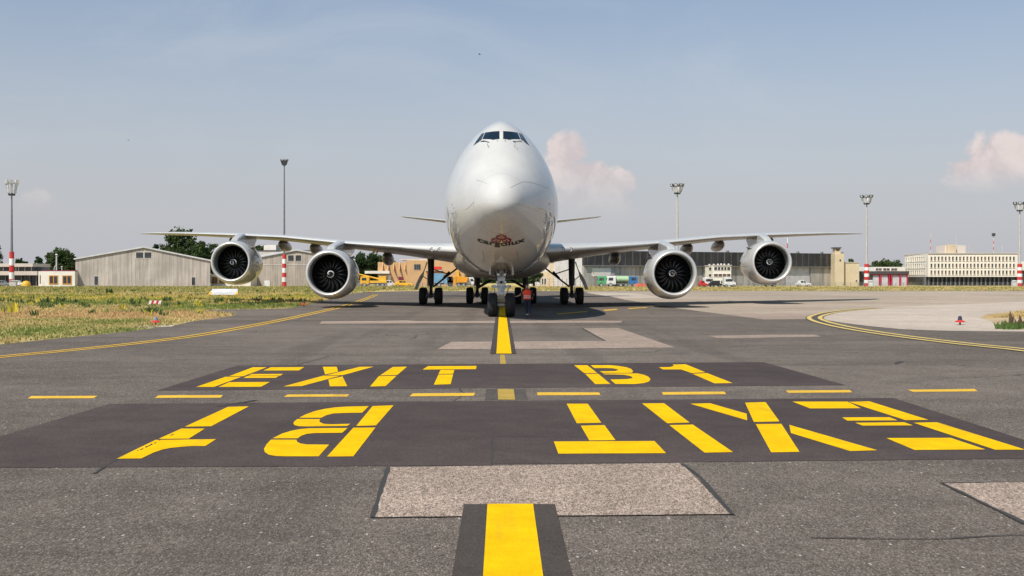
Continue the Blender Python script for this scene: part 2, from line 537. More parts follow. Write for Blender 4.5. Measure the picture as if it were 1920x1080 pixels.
M['logo_black'] = mat('black_lettering', (0.015, 0.015, 0.018), 0.4)
M['lamp'] = mat('lamp_lens', (0.75, 0.78, 0.8), 0.1, 0.3, 0.5)
M['lens_ring'] = mat('grey_light_housing', (0.07, 0.075, 0.08), 0.3, 0.2)
M['red'] = mat('signal_red', (0.60, 0.035, 0.03), 0.45)
M['redfence'] = mat('orange_red_plastic', (0.62, 0.13, 0.07), 0.6)
M['white_wall'] = mat('white_render_wall', (0.78, 0.74, 0.66), 0.8, 0, 0, 0.07, 0.4, dirt=((0.4, 0.37, 0.32), 0.7, 0.55, 0.75, 0.4))
M['office_wall'] = mat('cream_office_wall', (0.82, 0.77, 0.66), 0.8, 0, 0, 0.05, 0.3)
M['band_wall'] = mat('pale_band_wall', (0.62, 0.55, 0.48), 0.8, 0, 0, 0.06, 0.4)
M['tan'] = mat('tan_render_wall', (0.60, 0.38, 0.19), 0.85, 0, 0, 0.08, 0.4, dirt=((0.4, 0.25, 0.12), 0.6, 0.5, 0.75, 0.5))
M['tan_pale'] = mat('pale_tan_wall', (0.62, 0.50, 0.33), 0.85, 0, 0, 0.08, 0.4, dirt=((0.42, 0.32, 0.2), 0.6, 0.5, 0.75, 0.5))
M['cream'] = mat('cream_tower_wall', (0.66, 0.55, 0.36), 0.85, 0, 0, 0.06, 0.4, dirt=((0.45, 0.36, 0.22), 0.8, 0.5, 0.75, 0.5))
M['shed'] = corrugated('grey_sheet_cladding', (0.49, 0.445, 0.395), 0.9, 0, 0.26)
M['shed2'] = corrugated('grey_ribbed_cladding', (0.47, 0.41, 0.35), 0.62, 0, 0.28)
M['shed_white'] = mat('pale_side_cladding', (0.62, 0.60, 0.57), 0.6)
M['roofwhite'] = mat('pale_metal_roof', (0.62, 0.63, 0.63), 0.5, 0.1)
M['fascia'] = corrugated('dark_glazed_fascia', (0.05, 0.05, 0.052), 1.9, 0, -1.6, 0.5, 0.2, 0.35)
M['doorgrey'] = corrugated('grey_hangar_door', (0.47, 0.445, 0.41), 5.2, 0, 0.3, 0.6, 0.12)
M['darkroof'] = mat('dark_flat_roof', (0.07, 0.065, 0.065), 0.7)
M['magenta'] = mat('crimson_frame', (0.50, 0.025, 0.06), 0.5)
M['garage'] = mat('white_shutter', (0.58, 0.57, 0.58), 0.6)
M['orange_frame'] = mat('orange_window_frame', (0.55, 0.26, 0.04), 0.6)
M['maroon'] = mat('maroon_door', (0.20, 0.02, 0.05), 0.6)
M['yellow_obj'] = mat('bright_yellow_paint', (0.80, 0.45, 0.03), 0.5, 0, 0.2)
M['orange_obj'] = mat('orange_vehicle_paint', (0.80, 0.34, 0.02), 0.45, 0, 0.3)
M['blue_obj'] = mat('pale_blue_vehicle_paint', (0.17, 0.36, 0.52), 0.45, 0, 0.3)
M['blue_dark'] = mat('strong_blue_vehicle_paint', (0.03, 0.17, 0.45), 0.45, 0, 0.3)
M['green_obj'] = mat('bright_green_vehicle_paint', (0.08, 0.42, 0.16), 0.5, 0, 0.3)
M['green_pale'] = mat('pale_green_vehicle_paint', (0.36, 0.52, 0.32), 0.5, 0, 0.3)
M['veh_white'] = mat('white_vehicle_paint', (0.74, 0.74, 0.72), 0.4, 0, 0.4)
M['veh_black'] = mat('black_vehicle_paint', (0.02, 0.02, 0.022), 0.35, 0, 0.4)
M['veh_grey'] = mat('grey_vehicle_paint', (0.2, 0.2, 0.2), 0.5, 0, 0.3)
M['mast_grey'] = mat('grey_mast_steel', (0.20, 0.21, 0.22), 0.5, 0.2)
M['mast_pale'] = mat('pale_mast_steel', (0.55, 0.52, 0.49), 0.5, 0.1)
M['crown_dark'] = mat('dark_mast_crown', (0.05, 0.055, 0.06), 0.5)
M['flood_white'] = mat('white_floodlight', (0.62, 0.62, 0.62), 0.4)
M['red_stripe'] = mat('red_mast_band', (0.58, 0.04, 0.035), 0.5)
M['bark'] = mat('tree_bark', (0.09, 0.07, 0.05), 0.9)
M['leaf'] = leaf_mat('tree_leaves', (0.034, 0.062, 0.026), (0.135, 0.185, 0.065))
M['leaf_dark'] = leaf_mat('dark_tree_leaves', (0.022, 0.045, 0.022), (0.080, 0.125, 0.048))
M['grass'] = leaf_mat('grass_blades', None, None, 'col')
M['skin'] = mat('skin', (0.50, 0.28, 0.19), 0.55)
M['hair'] = mat('black_hair', (0.014, 0.011, 0.01), 0.6)
M['vest'] = mat('orange_red_vest', (1.0, 0.075, 0.022), 0.6, 0, 0, 0.1, 5)
M['reflect'] = mat('reflective_tape', (0.72, 0.68, 0.62), 0.4)
M['navy'] = mat('navy_trousers', (0.016, 0.024, 0.058), 0.8, 0, 0, 0.3, 6)
M['shirt'] = mat('dark_shirt', (0.022, 0.022, 0.032), 0.8)
M['boot'] = mat('brown_boot', (0.16, 0.06, 0.035), 0.6)


def ground_mat():
    m = bpy.data.materials.new('dry_meadow_soil')
    m.use_nodes = True
    t = NT(m.node_tree)
    out = t.n('ShaderNodeOutputMaterial')
    tc = t.n('ShaderNodeTexCoord').outputs['Object']
    a = t.noise(tc, 0.12, 6, 0.65, 0.5)
    b = t.noise(tc, 1.7, 5, 0.65)
    c = t.mix(t.ramp(a, 0.36, 0.62), (0.26, 0.25, 0.09), (0.50, 0.37, 0.18))
    c = t.mix(t.ramp(b, 0.4, 0.7), c, (0.36, 0.31, 0.12))
    c = t.mix(t.ramp(t.noise(tc, 0.05, 4, 0.6), 0.55, 0.68), c, (0.52, 0.35, 0.20))
    bs = t.n('ShaderNodeBsdfDiffuse', {'Color': c, 'Roughness': 1.0})
    t.t.links.new(bs.outputs[0], out.inputs[0])
    return m


M['ground'] = ground_mat()
M['sand'] = pavement('dry_sand', (0.44, 0.335, 0.21), (0.55, 0.45, 0.3), (0.25, 0.2, 0.12), 25, 0.3, 0.12, 0.3, 0.3)


# ------------------------------------------------------------------ ground, pavements, markings
def sheet(name, pts, m, z, kind='structure', parent=None):
    mb = MB()
    mb.ngon([G(px, py, 0) * 1.0 + Vector((0, 0, z)) if not isinstance(px, Vector) else px for px, py in pts])
    o = mb.build(name, m, parent, fix=False)
    if kind: tag(o, kind=kind)
    # face up
    me = o.data
    if me.polygons[0].normal.z < 0:
        me.flip_normals()
    return o


mb = MB()
mb.ngon([(-6000, -400, 0), (6000, -400, 0), (6000, 9000, 0), (-6000, 9000, 0)])
tag(mb.build('ground', M['ground'], fix=False), kind='structure')

LEFT_EDGE = [(-900, 746), (-300, 680), (0, 646.5), (60, 640), (117, 634), (180, 628), (240, 622), (285, 616), (325, 610), (362, 602.5), (410, 596),
             (440, 592), (432, 588), (380, 583.5), (400, 581), (440, 580.2), (490, 580), (540, 578), (578, 571), (600, 565), (630, 557), (655, 551.5), (684, 547.5)]


def asphalt_sheet():
    pts = [Vector((-40, -60, 0.01)), Vector((-40, G(-900, 746).y, 0.01))]
    pts += [G(a, b) + Vector((0, 0, 0.01)) for a, b in LEFT_EDGE[1:]]
    pts += [G(760, 546) + Vector((0, 0, 0.01)), G(960, 545.6) + Vector((0, 0, 0.01)), G(1300, 545.2) + Vector((0, 0, 0.01)), G(1700, 545) + Vector((0, 0, 0.01)), G(2300, 544.4) + Vector((0, 0, 0.01))]
    pts += [Vector((160, 60, 0.01)), Vector((60, -60, 0.01))]
    mb = MB()
    mb.ngon(pts)
    o = mb.build('asphalt_apron', M['asphalt'], fix=False)
    if o.data.polygons[0].normal.z < 0: o.data.flip_normals()
    tag(o, kind='structure')


asphalt_sheet()
sheet('concrete_apron', [(1092, 546.6), (1130, 553), (1170, 562), (1225, 571), (1275, 579), (1350, 589), (1432, 599.5), (1540, 599), (1640, 590), (2300, 575), (2300, 545.3), (1700, 545.8), (1300, 546.2)], M['concrete'], 0.014)
sheet('concrete_shoulder', [(1540, 599), (1549, 591), (1570, 585), (1610, 579.5), (1690, 575), (1800, 571), (1960, 564), (2500, 556), (2500, 640), (1920, 622.5), (1850, 622), (1760, 620.5), (1690, 618), (1630, 612), (1580, 606)], M['concrete_light'], 0.018)
sheet('sand_verge', [(1836, 596), (1850, 590), (1890, 585), (1925, 579), (2200, 560), (2400, 600), (2100, 626), (1925, 619.5), (1890, 616), (1868, 612), (1858, 603)], M['sand'], 0.022)
# exposed stone concrete panels
for pts in ([(728, 879), (1277, 871), (1372, 968), (699, 974)],
            [(1766, 909), (2350, 901), (2600, 1080), (2118, 1080)],
            [(1092, 616.5), (1130, 615.6), (1160, 615.8), (1266, 652.5), (1060, 655), (820, 656), (846, 642), (1135, 640)],
            [(604, 602.8), (716, 602.2), (760, 601), (780, 602.4), (1168, 601.8), (1164, 605.6), (900, 606.6), (598, 607.6)],
            [(1328, 630.2), (1440, 628.4), (1528, 628.4), (1540, 632.2), (1440, 634), (1346, 635)],
            [(1360, 590.4), (1472, 588), (1536, 589), (1530, 599), (1432, 599.8), (1395, 594.5)]):
    sheet('concrete_panel', pts, M['patch'], 0.0175)
sheet('pale_strip', [(1096, 549), (1190, 550), (1240, 558), (1170, 560)], M['concrete_light'], 0.020)
# tar seams along the panels and old cracks
def seam(name, pix, wid, z=0.0195):
    mb = MB()
    pts = [G(a, b) for a, b in pix]
    L, Rr = [], []
    for i, p in enumerate(pts):
        d = (pts[min(i + 1, len(pts) - 1)] - pts[max(i - 1, 0)]).normalized()
        nrm = Vector((-d.y, d.x, 0))
        w = wid * (0.6 + 0.8 * random.random()) / 2
        L.append(p + nrm * w + Vector((0, 0, z)))
        Rr.append(p - nrm * w + Vector((0, 0, z)))
    for i in range(len(pts) - 1):
        mb.add([L[i], L[i + 1], Rr[i + 1], Rr[i]], [(0, 1, 2, 3)])
    tag(mb.build(name, M['tar'], fix=False), kind='structure')


def along(a, b, n, jit):
    return [(a[0] + (b[0] - a[0]) * t / n + random.uniform(-jit, jit), a[1] + (b[1] - a[1]) * t / n + random.uniform(-jit, jit) * 0.35) for t in range(n + 1)]


seam('tar_seam', along((728, 879), (698, 974), 12, 0.6), 0.05)
seam('tar_seam', [(1277, 872), (1296, 884), (1312, 897), (1325, 912), (1345, 936), (1374, 969)], 0.045)
seam('tar_seam', along((698, 974), (868, 972), 10, 1.0), 0.018)
seam('tar_seam', along((1042, 971), (1374, 968), 16, 1.0), 0.018)
seam('tar_seam', along((1766, 909), (1925, 986), 10, 1.0), 0.045)
seam('tar_seam', along((1766, 909), (1925, 906.5), 10, 0.8), 0.03)
seam('tar_seam', [(1520, 1012), (1600, 1013), (1680, 1014), (1770, 1014), (1850, 1009), (1930, 1006)], 0.018)
seam('tar_seam', [(480, 752), (445, 758), (410, 764)], 0.06)
seam('tar_seam', [(620, 668), (560, 684), (470, 728)], 0.05, 0.0122)
seam('tar_seam', [(222, 862), (205, 872), (176, 891)], 0.03, 0.0165)
seam('tar_seam', [(1092, 616.5), (1113, 628), (1135, 640)], 0.06)
seam('tar_seam', along((922, 822), (922, 872), 6, 0.5), 0.02, 0.0165)
seam('tar_seam', along((922, 821), (1160, 822), 14, 0.6), 0.015, 0.0165)
seam('tar_seam', [(303, 677), (330, 675.5), (355, 675)], 0.05)
seam('tar_seam', [(1680, 683), (1686, 680), (1692, 679)], 0.10)

A1 = lambda pts: [(x / 2.0, 640 + y / 2.0) for x, y in pts]            # readings from the enlarged left half
A2 = lambda pts: [(960 + x / 2.0, 640 + y / 2.0) for x, y in pts]      # and from the right half

NEAR = {
    '1': A1, 'B': A1, 'T': A2, 'I': A2, 'X': A2, 'E': A2}
NEAR_P = {
    '1': [[(855, 250), (933, 248), (792, 323), (693, 325)], [(680, 332), (768, 332), (708, 370), (595, 371)],
          [(583, 375), (810, 372), (770, 398), (720, 398), (680, 401), (640, 405), (610, 411), (575, 423), (530, 445), (438, 446)]],
    'B': [[(1397, 247), (1476, 244), (1410, 320), (1336, 322)], [(1325, 329), (1408, 328), (1325, 437), (1226, 438)],
          [(1383, 247), (1300, 249), (1255, 252), (1215, 258), (1180, 266), (1145, 279), (1122, 291), (1205, 291), (1222, 282), (1250, 275), (1290, 273), (1358, 272)],
          [(1115, 296), (1104, 305), (1100, 312), (1104, 319), (1120, 323), (1150, 324), (1302, 322), (1314, 314), (1240, 316), (1214, 314), (1200, 308), (1197, 303), (1201, 296)],
          [(1303, 330), (1160, 331), (1125, 334), (1090, 341), (1058, 351), (1022, 369), (1116, 369), (1130, 359), (1150, 352), (1180, 349), (1283, 348)],
          [(1016, 374), (1000, 391), (990, 408), (993, 421), (1008, 431), (1035, 436), (1070, 437), (1195, 437), (1234, 393), (1150, 392), (1125, 388), (1114, 382), (1112, 374)]],
    'T': [[(205, 238), (284, 238), (335, 310), (243, 312)], [(258, 321), (347, 319), (388, 376), (290, 377)], [(157, 381), (534, 379), (578, 425), (174, 427)]],
    'I': [[(488, 237), (570, 236), (666, 309), (582, 312)], [(590, 319), (678, 317), (829, 421), (722, 423)]],
    'X': [[(874, 234), (951, 232), (1003, 305), (907, 307)], [(914, 315), (1010, 314), (1078, 420), (972, 422)],
          [(668, 238), (742, 236), (880, 276), (882, 301)], [(1040, 318), (1370, 414), (1268, 417), (1046, 349)]],
    'E': [[(1052, 230), (1258, 230), (1308, 255), (1118, 256)], [(1262, 231), (1340, 229), (1562, 299), (1475, 300)],
          [(1238, 290), (1416, 289), (1446, 301), (1258, 302)], [(1287, 310), (1470, 308), (1504, 320), (1315, 321)],
          [(1506, 310), (1594, 308), (1926, 412), (1812, 412)], [(1404, 368), (1645, 367), (1776, 411), (1510, 413)]],
}
A3 = lambda pts: [(360 + x / 4.55, 680 + y / 4.55) for x, y in pts]
A4 = lambda pts: [(1060 + x / 4.282, 675 + y / 4.282) for x, y in pts]
FAR_P = {
    'E': (A3, [[(520, 46), (638, 46), (438, 123), (316, 123)], [(285, 128), (420, 128), (188, 215), (36, 215)], [(672, 46), (958, 44), (912, 73), (608, 74)],
               [(510, 104), (776, 103), (754, 118), (478, 119)], [(468, 123), (740, 122), (712, 137), (438, 138)], [(318, 174), (664, 172), (590, 213), (226, 215)]]),
    'X': (A3, [[(1116, 42), (1234, 42), (1247, 84), (1136, 108)], [(1430, 42), (1549, 41), (1285, 114), (1150, 113)], [(1120, 118), (1262, 119), (935, 208), (780, 211)], [(1164, 152), (1284, 124), (1324, 208), (1176, 210)]]),
    'I': (A1, [[(1473, 99), (1526, 98), (1490, 129), (1425, 131)], [(1421, 133.5), (1487, 132.5), (1446, 171), (1388, 173)]]),
    'T': (A1, [[(1605, 96), (1787, 95), (1785, 107), (1585, 109)], [(1652, 110.5), (1704, 110), (1699, 125), (1644, 126)], [(1644, 128), (1699, 127.5), (1690, 164), (1627, 166)]]),
    'B': (A4, [[(70, 48), (176, 48), (256, 111), (152, 112)], [(160, 118), (264, 117), (362, 200), (240, 201)],
               [(203, 48), (360, 48), (430, 54), (490, 64), (528, 78), (544, 95), (535, 110), (302, 110), (274, 97), (400, 95), (424, 88), (415, 80), (380, 73), (330, 71), (232, 71)],
               [(302, 116), (575, 114), (630, 125), (665, 140), (684, 160), (672, 180), (630, 193), (560, 200), (402, 200), (362, 164), (500, 160), (535, 154), (540, 146), (520, 135), (470, 126), (400, 123), (312, 122)]]),
    '1': (A4, [[(862, 42), (966, 40), (1124, 105), (1012, 111), (930, 82), (782, 82), (752, 64), (840, 63), (872, 54)], [(1020, 117), (1140, 112), (1342, 192), (1198, 195)]]),
}


def marking(name, label, cat, panel_pts, letters):
    c = G(940, sum(p[1] for p in panel_pts) / len(panel_pts))
    t = thing(name, c, label, cat)
    sheet('painted_panel', panel_pts, M['blackpaint'], 0.0145, None, t)
    for ch, polys in letters:
        mb = MB()
        for pl in polys:
            mb.ngon([G(a, b) + Vector((0, 0, 0.0185)) for a, b in pl])
        o = mb.build('letter', M['yellow'], t, fix=False)
        for p in o.data.polygons:
            pass
        tag(o, 'yellow painted %s %s' % ('numeral' if ch == '1' else 'letter', ch))
    return t


marking('painted_sign', 'nearer black painted panel with yellow EXIT B1 lettering upside down', 'pavement sign',
        [(205, 759), (940, 753.2), (1675, 747.5), (2026, 861), (924, 872.5), (922, 875), (-198, 880)],
        [(k, [NEAR[k](pl) for pl in NEAR_P[k]]) for k in 'EXITB1'])
marking('painted_sign', 'black painted panel with upright yellow EXIT B1 lettering, behind the dashed line', 'pavement sign',
        [(445, 686.5), (940, 683.2), (1432, 680), (1586, 723.5), (940, 728.6), (294, 733.5)],
        [(k, [FAR_P[k][0](pl) for pl in FAR_P[k][1]]) for k in 'EXITB1'])

for (px, py, w_, h_) in ((258, 848, 2, 0.4), (265, 845.5, 5, 0.4), (274, 841, 2.2, 0.9), (281, 838, 5, 0.5), (284, 836, 2, 0.9), (291, 833.4, 4, 0.4), (299, 828, 1.6, 0.6), (276, 840, 4, 0.4), (323, 818, 5, 0.4)):
    pl = [(px + w_ * random.uniform(0.6, 1) * math.cos(a) + h_ * 1.5 * math.sin(a), py - 0.35 * w_ * math.cos(a) + h_ * random.uniform(0.6, 1) * math.sin(a)) for a in np.linspace(0, 2 * math.pi, 9, endpoint=False)]
    tag(sheet('scuff', pl, M['tar'], 0.0215, None), kind='structure')

# dashes of the broken line between the panels
DASH = [([(59, 744), (183, 743.5), (175, 748), (52, 748.5)], 'yellow dash at the left end of the broken line, alone on bare asphalt'),
        ([(297, 742.5), (418, 742), (414, 747), (290, 747.5)], 'yellow dash between the two painted panels, in front of the far letter E'),
        ([(540, 741), (655, 740.5), (651, 745), (532, 745.5)], 'yellow dash in front of the far letters X and I'),
        ([(774, 739), (891, 738), (888, 743.5), (768, 744.5)], 'yellow dash in front of the far letter T, left of the centre line'),
        ([(1007, 737), (1123, 737), (1126, 742), (1008, 742.5)], 'yellow dash just right of the worn centre line, in front of the far letter B'),
        ([(1241, 736.5), (1358, 735.5), (1362, 740.5), (1243, 741.5)], 'yellow dash in front of the far numeral 1'),
        ([(1473, 733.5), (1593, 732.5), (1598, 737), (1478, 738)], 'yellow dash behind the near upside down letter E'),
        ([(1702, 732), (1827, 730.5), (1833, 735), (1711, 736)], 'yellow dash at the right end of the broken line, alone on bare asphalt')]
for pts, lab in DASH:
    o = sheet('line_dash', pts, M['yellow_worn'], 0.0135, None)
    tag(o, lab, 'road marking', 'dashes of the broken yellow line')


def strip(x0, x1, y0, y1, z):
    return [(x0, y0, z), (x1, y0, z), (x1, y1, z), (x0, y1, z)]


def centre_line(y0, y1, label, x0=-0.125, x1=0.286, b0=-0.338, b1=0.484):
    t = thing('centre_line', (0.08, y0, 0), label, 'road marking')
    mb = MB(); mb.ngon(strip(b0, b1, y0, y1, 0.0205)); mb.build('dark_border', M['borderpaint'], t, fix=False)
    mb = MB(); mb.ngon(strip(x0, x1, y0, y1, 0.0235)); mb.build('yellow_stripe', M['yellow'], t, fix=False)


centre_line(-12, 10.15, 'broad yellow centre line with black borders running under the camera')
centre_line(30.3, 118, 'yellow centre line with black borders leading under the nose wheels of the plane', -0.133, 0.275, -0.30, 0.40)
t = thing('worn_centre_line', G(945, 740), 'faded yellow centre line piece with dark flanks between the two painted panels', 'road marking')
sheet('dark_border', [(912, 730.5), (985, 730), (990, 751), (908, 752)], M['asphalt_dark'], 0.0125, None, t)
sheet('yellow_stripe', [(933, 731), (963, 731), (966, 751), (934, 751)], M['yellow_faded'], 0.0160, None, t)
tag(sheet('worn_centre_line', [(937.5, 666), (946, 666), (949, 683.5), (938, 683.5)], M['yellow_faded'], 0.0135, None), 'small faded yellow centre line stub just behind the far painted panel', 'road marking')


def ribbon(name, pix, wid, m, z, label, parent=None, smooth=6):
    """painted line of even width along a curve through ground points"""
    pts = [G(a, b) for a, b in pix]
    dense = []
    for i in range(len(pts) - 1):
        p0, p1, p2, p3 = pts[max(i - 1, 0)], pts[i], pts[i + 1], pts[min(i + 2, len(pts) - 1)]
        for k in range(smooth):
            u = k / smooth
            dense.append(0.5 * ((2 * p1) + (p2 - p0) * u + (2 * p0 - 5 * p1 + 4 * p2 - p3) * u * u + (3 * p1 - p0 - 3 * p2 + p3) * u ** 3))
    dense.append(pts[-1])
    mb = MB()
    L, Rr = [], []
    for i, p in enumerate(dense):
        d = (dense[min(i + 1, len(dense) - 1)] - dense[max(i - 1, 0)]).normalized()
        nrm = Vector((-d.y, d.x, 0))
        L.append(p + nrm * wid / 2 + Vector((0, 0, z))); Rr.append(p - nrm * wid / 2 + Vector((0, 0, z)))
    n = len(dense)
    mb.add(L + Rr, [(i, i + 1, n + i + 1, n + i) for i in range(n - 1)])
    return mb.build(name, m, parent, fix=False)


LN = [(-900, 770), (-420, 716), (-200, 692.5), (0, 670), (120, 658.5), (240, 646), (360, 631), (450, 615.5), (540, 598), (590, 587), (632, 577.5), (665, 568), (690, 559), (706, 552.2)]
t = thing('edge_line', G(240, 646), 'double yellow taxiway edge line curving beside the grass on the left', 'road marking')
tag(ribbon('gap_band', LN, 0.62, M['asphalt_dark'], 0.013, '', t), None)
pts = [G(a, b) for a, b in LN]


def offset_pix(pix, dist):
    pts = [G(a, b) for a, b in pix]
    out = []
    for i, p in enumerate(pts):
        d = (pts[min(i + 1, len(pts) - 1)] - pts[max(i - 1, 0)]).normalized()
        q = p + Vector((-d.y, d.x, 0)) * dist
        out.append((CX + q.x * F / q.y, HY + F * H / q.y))
    return out


ribbon('yellow_stripe', offset_pix(LN, 0.20), 0.15, M['yellow_worn'], 0.0165, '', t)
ribbon('yellow_stripe', offset_pix(LN, -0.20), 0.15, M['yellow_worn'], 0.0165, '', t)
RN = [(3400, 815), (2800, 751), (2300, 700), (2100, 680), (1920, 657.5), (1800, 645), (1680, 630), (1600, 617.5), (1555, 608), (1534, 601.5), (1527, 596.5), (1536, 591.5), (1560, 586), (1600, 581.5), (1645, 578.3)]
t = thing('edge_line', G(1555, 608), 'pale double yellow line bending sharply around the light concrete on the right', 'road marking')
ribbon('gap_band', RN, 0.9, M['asphalt_dark'], 0.023, '', t)
ribbon('yellow_stripe', offset_pix(RN, 0.27), 0.22, M['yellow_pale'], 0.030, '', t)
ribbon('yellow_stripe', offset_pix(RN, -0.27), 0.22, M['yellow_pale'], 0.030, '', t)
t = thing('faded_turn_line', G(1100, 583), 'faded yellow turn line curving out of the shadow of the plane', 'road marking')
for pl in ([(1043, 589), (1075, 586.4), (1103, 584), (1101, 585.6), (1075, 588), (1048, 590.4)], [(1130, 582), (1156, 580), (1158, 581.6), (1134, 583.6)], [(1176, 578.6), (1214, 576.6), (1213, 577.6), (1180, 579.8)]):
    sheet('paint_piece', pl, M['yellow_worn'], 0.026, None, t)

# ------------------------------------------------------------------ meadow: blades of grass, weeds and flowers
def inside(poly, x, y):
    c = False
    j = len(poly) - 1
    for i in range(len(poly)):
        xi, yi = poly[i]
        xj, yj = poly[j]
        if (yi > y) != (yj > y) and x < (xj - xi) * (y - yi) / (yj - yi) + xi:
            c = not c
        j = i
    return c


def blades(name, spots, mtl, kind='stuff'):
    """spots: (x, y, height, spread, blades, colour, droop)"""
    V, Fc, Cc = [], [], []
    for (x, y, h, sp, nb, col, lean) in spots:
        for _ in range(nb):
            a = random.uniform(0, 2 * math.pi)
            r = sp * math.sqrt(random.random())
            bx, by = x + r * math.cos(a), y + r * math.sin(a)
            hh = h * random.uniform(0.55, 1.15)
            w = max(0.02, hh * random.uniform(0.07, 0.14)) * (1 + y / 120)
            la = random.uniform(0, 2 * math.pi)
            lx, ly = math.cos(la) * hh * lean * random.random(), math.sin(la) * hh * lean * random.random()
            ta = random.uniform(-0.9, 0.9)
            wx, wy = math.cos(ta) * w, math.sin(ta) * w
            b = len(V)
            V += [(bx - wx, by - wy, 0), (bx + wx, by + wy, 0), (bx + wx * 0.6 + lx * 0.4, by + wy * 0.6 + ly * 0.4, hh * 0.6), (bx - wx * 0.6 + lx * 0.4, by - wy * 0.6 + ly * 0.4, hh * 0.6), (bx + lx, by + ly, hh)]
            Fc += [(b, b + 1, b + 2, b + 3), (b + 3, b + 2, b + 4)]
            k = random.uniform(0.9, 1.1)
            Cc += [(col[0] * k, col[1] * k, col[2] * k, 1)] * 5
    me = bpy.data.meshes.new(name)
    me.from_pydata(V, [], Fc)
    at = me.color_attributes.new('col', 'FLOAT_COLOR', 'POINT')
    at.data.foreach_set('color', np.array(Cc, dtype=np.float32).ravel())
    me.materials.append(mtl)
    o = link_mesh(name, me)
    if kind: tag(o, kind=kind)
    return o


GREEN = (0.245, 0.30, 0.085)
DRY = (0.70, 0.53, 0.25)
OLIVE = (0.40, 0.37, 0.125)
YEL = (0.66, 0.55, 0.085)
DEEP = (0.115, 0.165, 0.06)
BROWN = (0.62, 0.385, 0.20)


def meadow():
    edge = [(G(a, b).x, G(a, b).y) for a, b in LEFT_EDGE]
    poly = [(-260, edge[0][1])] + edge + [(edge[-1][0], 262), (-260, 262)]
    near, weeds = [], []
    def lerp3(a, b, k):
        k = max(0.0, min(1.0, k))
        return tuple(a[i] + (b[i] - a[i]) * k for i in range(3))

    def pick(x, y):
        n1 = noise.noise(Vector((x * 0.10, y * 0.05, 3.3)))
        n2 = noise.noise(Vector((x * 0.30, y * 0.16, 8.1)))
        n3 = noise.noise(Vector((x * 0.8, y * 0.5, 5.7)))
        r = random.random()
        g = n1 + 0.6 * n2 + 0.3 * n3
        c = lerp3(GREEN, DRY, 0.42 + 1.35 * g)
        if y > 150: c = lerp3(OLIVE, DRY if r < 0.5 else GREEN, 0.35 + 0.3 * n2)
        if r < 0.10: c = lerp3(c, DEEP, 0.6)
        if 88 < y < 145:
            k = 1 - abs(y - 116) / 28
            if random.random() < 0.85 * k * (0.75 + 1.2 * n2): c = lerp3(c, YEL, 0.75)
        if 57 < y < 68 and x < -17 + 6 * n2 and n2 > -0.3 and r < 0.8: c = lerp3(c, BROWN, 0.8)
        return c
    for (y0, y1, dens, hgt) in ((34, 60, 13, 0.09), (60, 95, 6.5, 0.13), (95, 150, 2.4, 0.18), (150, 260, 0.7, 0.24)):
        x0 = -y1 * 0.50 - 4
        x1 = -7
        cnt = int((x1 - x0) * (y1 - y0) * dens)
        for _ in range(cnt):
            x, y = random.uniform(x0, x1), random.uniform(y0, y1)
            if x < -y * 0.50 - 4 or not inside(poly, x, y): continue
            near.append((x, y, hgt * random.uniform(0.5, 1.5), 0.18 + y * 0.0025, 4, pick(x, y), 0.7))
    for _ in range(620):
        y = random.choice((random.uniform(60, 100), random.uniform(90, 200)))
        x = random.uniform(-y * 0.5 - 3, -6)
        if not inside(poly, x, y) or noise.noise(Vector((x * 0.15, y * 0.1, 1.7))) < -0.05: continue
        col = DEEP if random.random() < 0.62 else (GREEN if random.random() < 0.6 else YEL)
        weeds.append((x, y, random.uniform(0.15, 0.42), 0.22, 10, col, 0.5))
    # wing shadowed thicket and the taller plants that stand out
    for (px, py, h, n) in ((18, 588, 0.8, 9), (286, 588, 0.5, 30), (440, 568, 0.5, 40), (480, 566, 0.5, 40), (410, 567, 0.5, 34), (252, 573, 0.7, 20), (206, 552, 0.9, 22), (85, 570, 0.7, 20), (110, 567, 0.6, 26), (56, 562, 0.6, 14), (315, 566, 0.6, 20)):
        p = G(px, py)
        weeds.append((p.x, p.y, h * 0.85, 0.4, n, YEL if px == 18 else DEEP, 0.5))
    blades('grass', near, M['grass'])
    blades('weeds', weeds, M['grass'])
    # far strip beyond the pavement
    far = []
    for _ in range(9000):
        y = random.uniform(178, 262)
        x = random.uniform(-22, 128)
        r = random.random()
        far.append((x, y, random.uniform(0.06, 0.26), 0.6, 4, DRY if r < 0.45 else (OLIVE if r < 0.8 else GREEN), 0.7))
    blades('far_grass', far, M['grass'])
    # tufts on the sandy verge at the right
    rt = []
    for _ in range(1500):
        px, py = random.uniform(1840, 2050), random.uniform(583, 597)
        if py < 598 - (px - 1836) * 0.16: continue
        p = G(px, py)
        rt.append((p.x, p.y, random.uniform(0.04, 0.16), 0.25, 4, DRY if random.random() < 0.6 else (0.42, 0.32, 0.14), 0.9))
    for _ in range(230):
        px, py = random.uniform(1870, 2060), random.uniform(611, 619)
        p = G(px, py)
        rt.append((p.x, p.y, random.uniform(0.08, 0.26), 0.18, 7, (0.13, 0.20, 0.06), 0.9))
    for px in (1898, 1908, 1916, 1925):
        p = G(px, 612)
        rt.append((p.x, p.y, random.uniform(0.4, 0.7), 0.05, 2, (0.14, 0.10, 0.07), 0.35))
    blades('verge_grass', rt, M['grass'])


meadow()


# ------------------------------------------------------------------ the freighter
NY = 51.6                                  # world y of the nose tip
GEAR_Y = 59.4
plane = thing('cargo_plane', (0, GEAR_Y, 0), 'big white four engined cargo plane facing the camera on the yellow centre line', 'airplane')


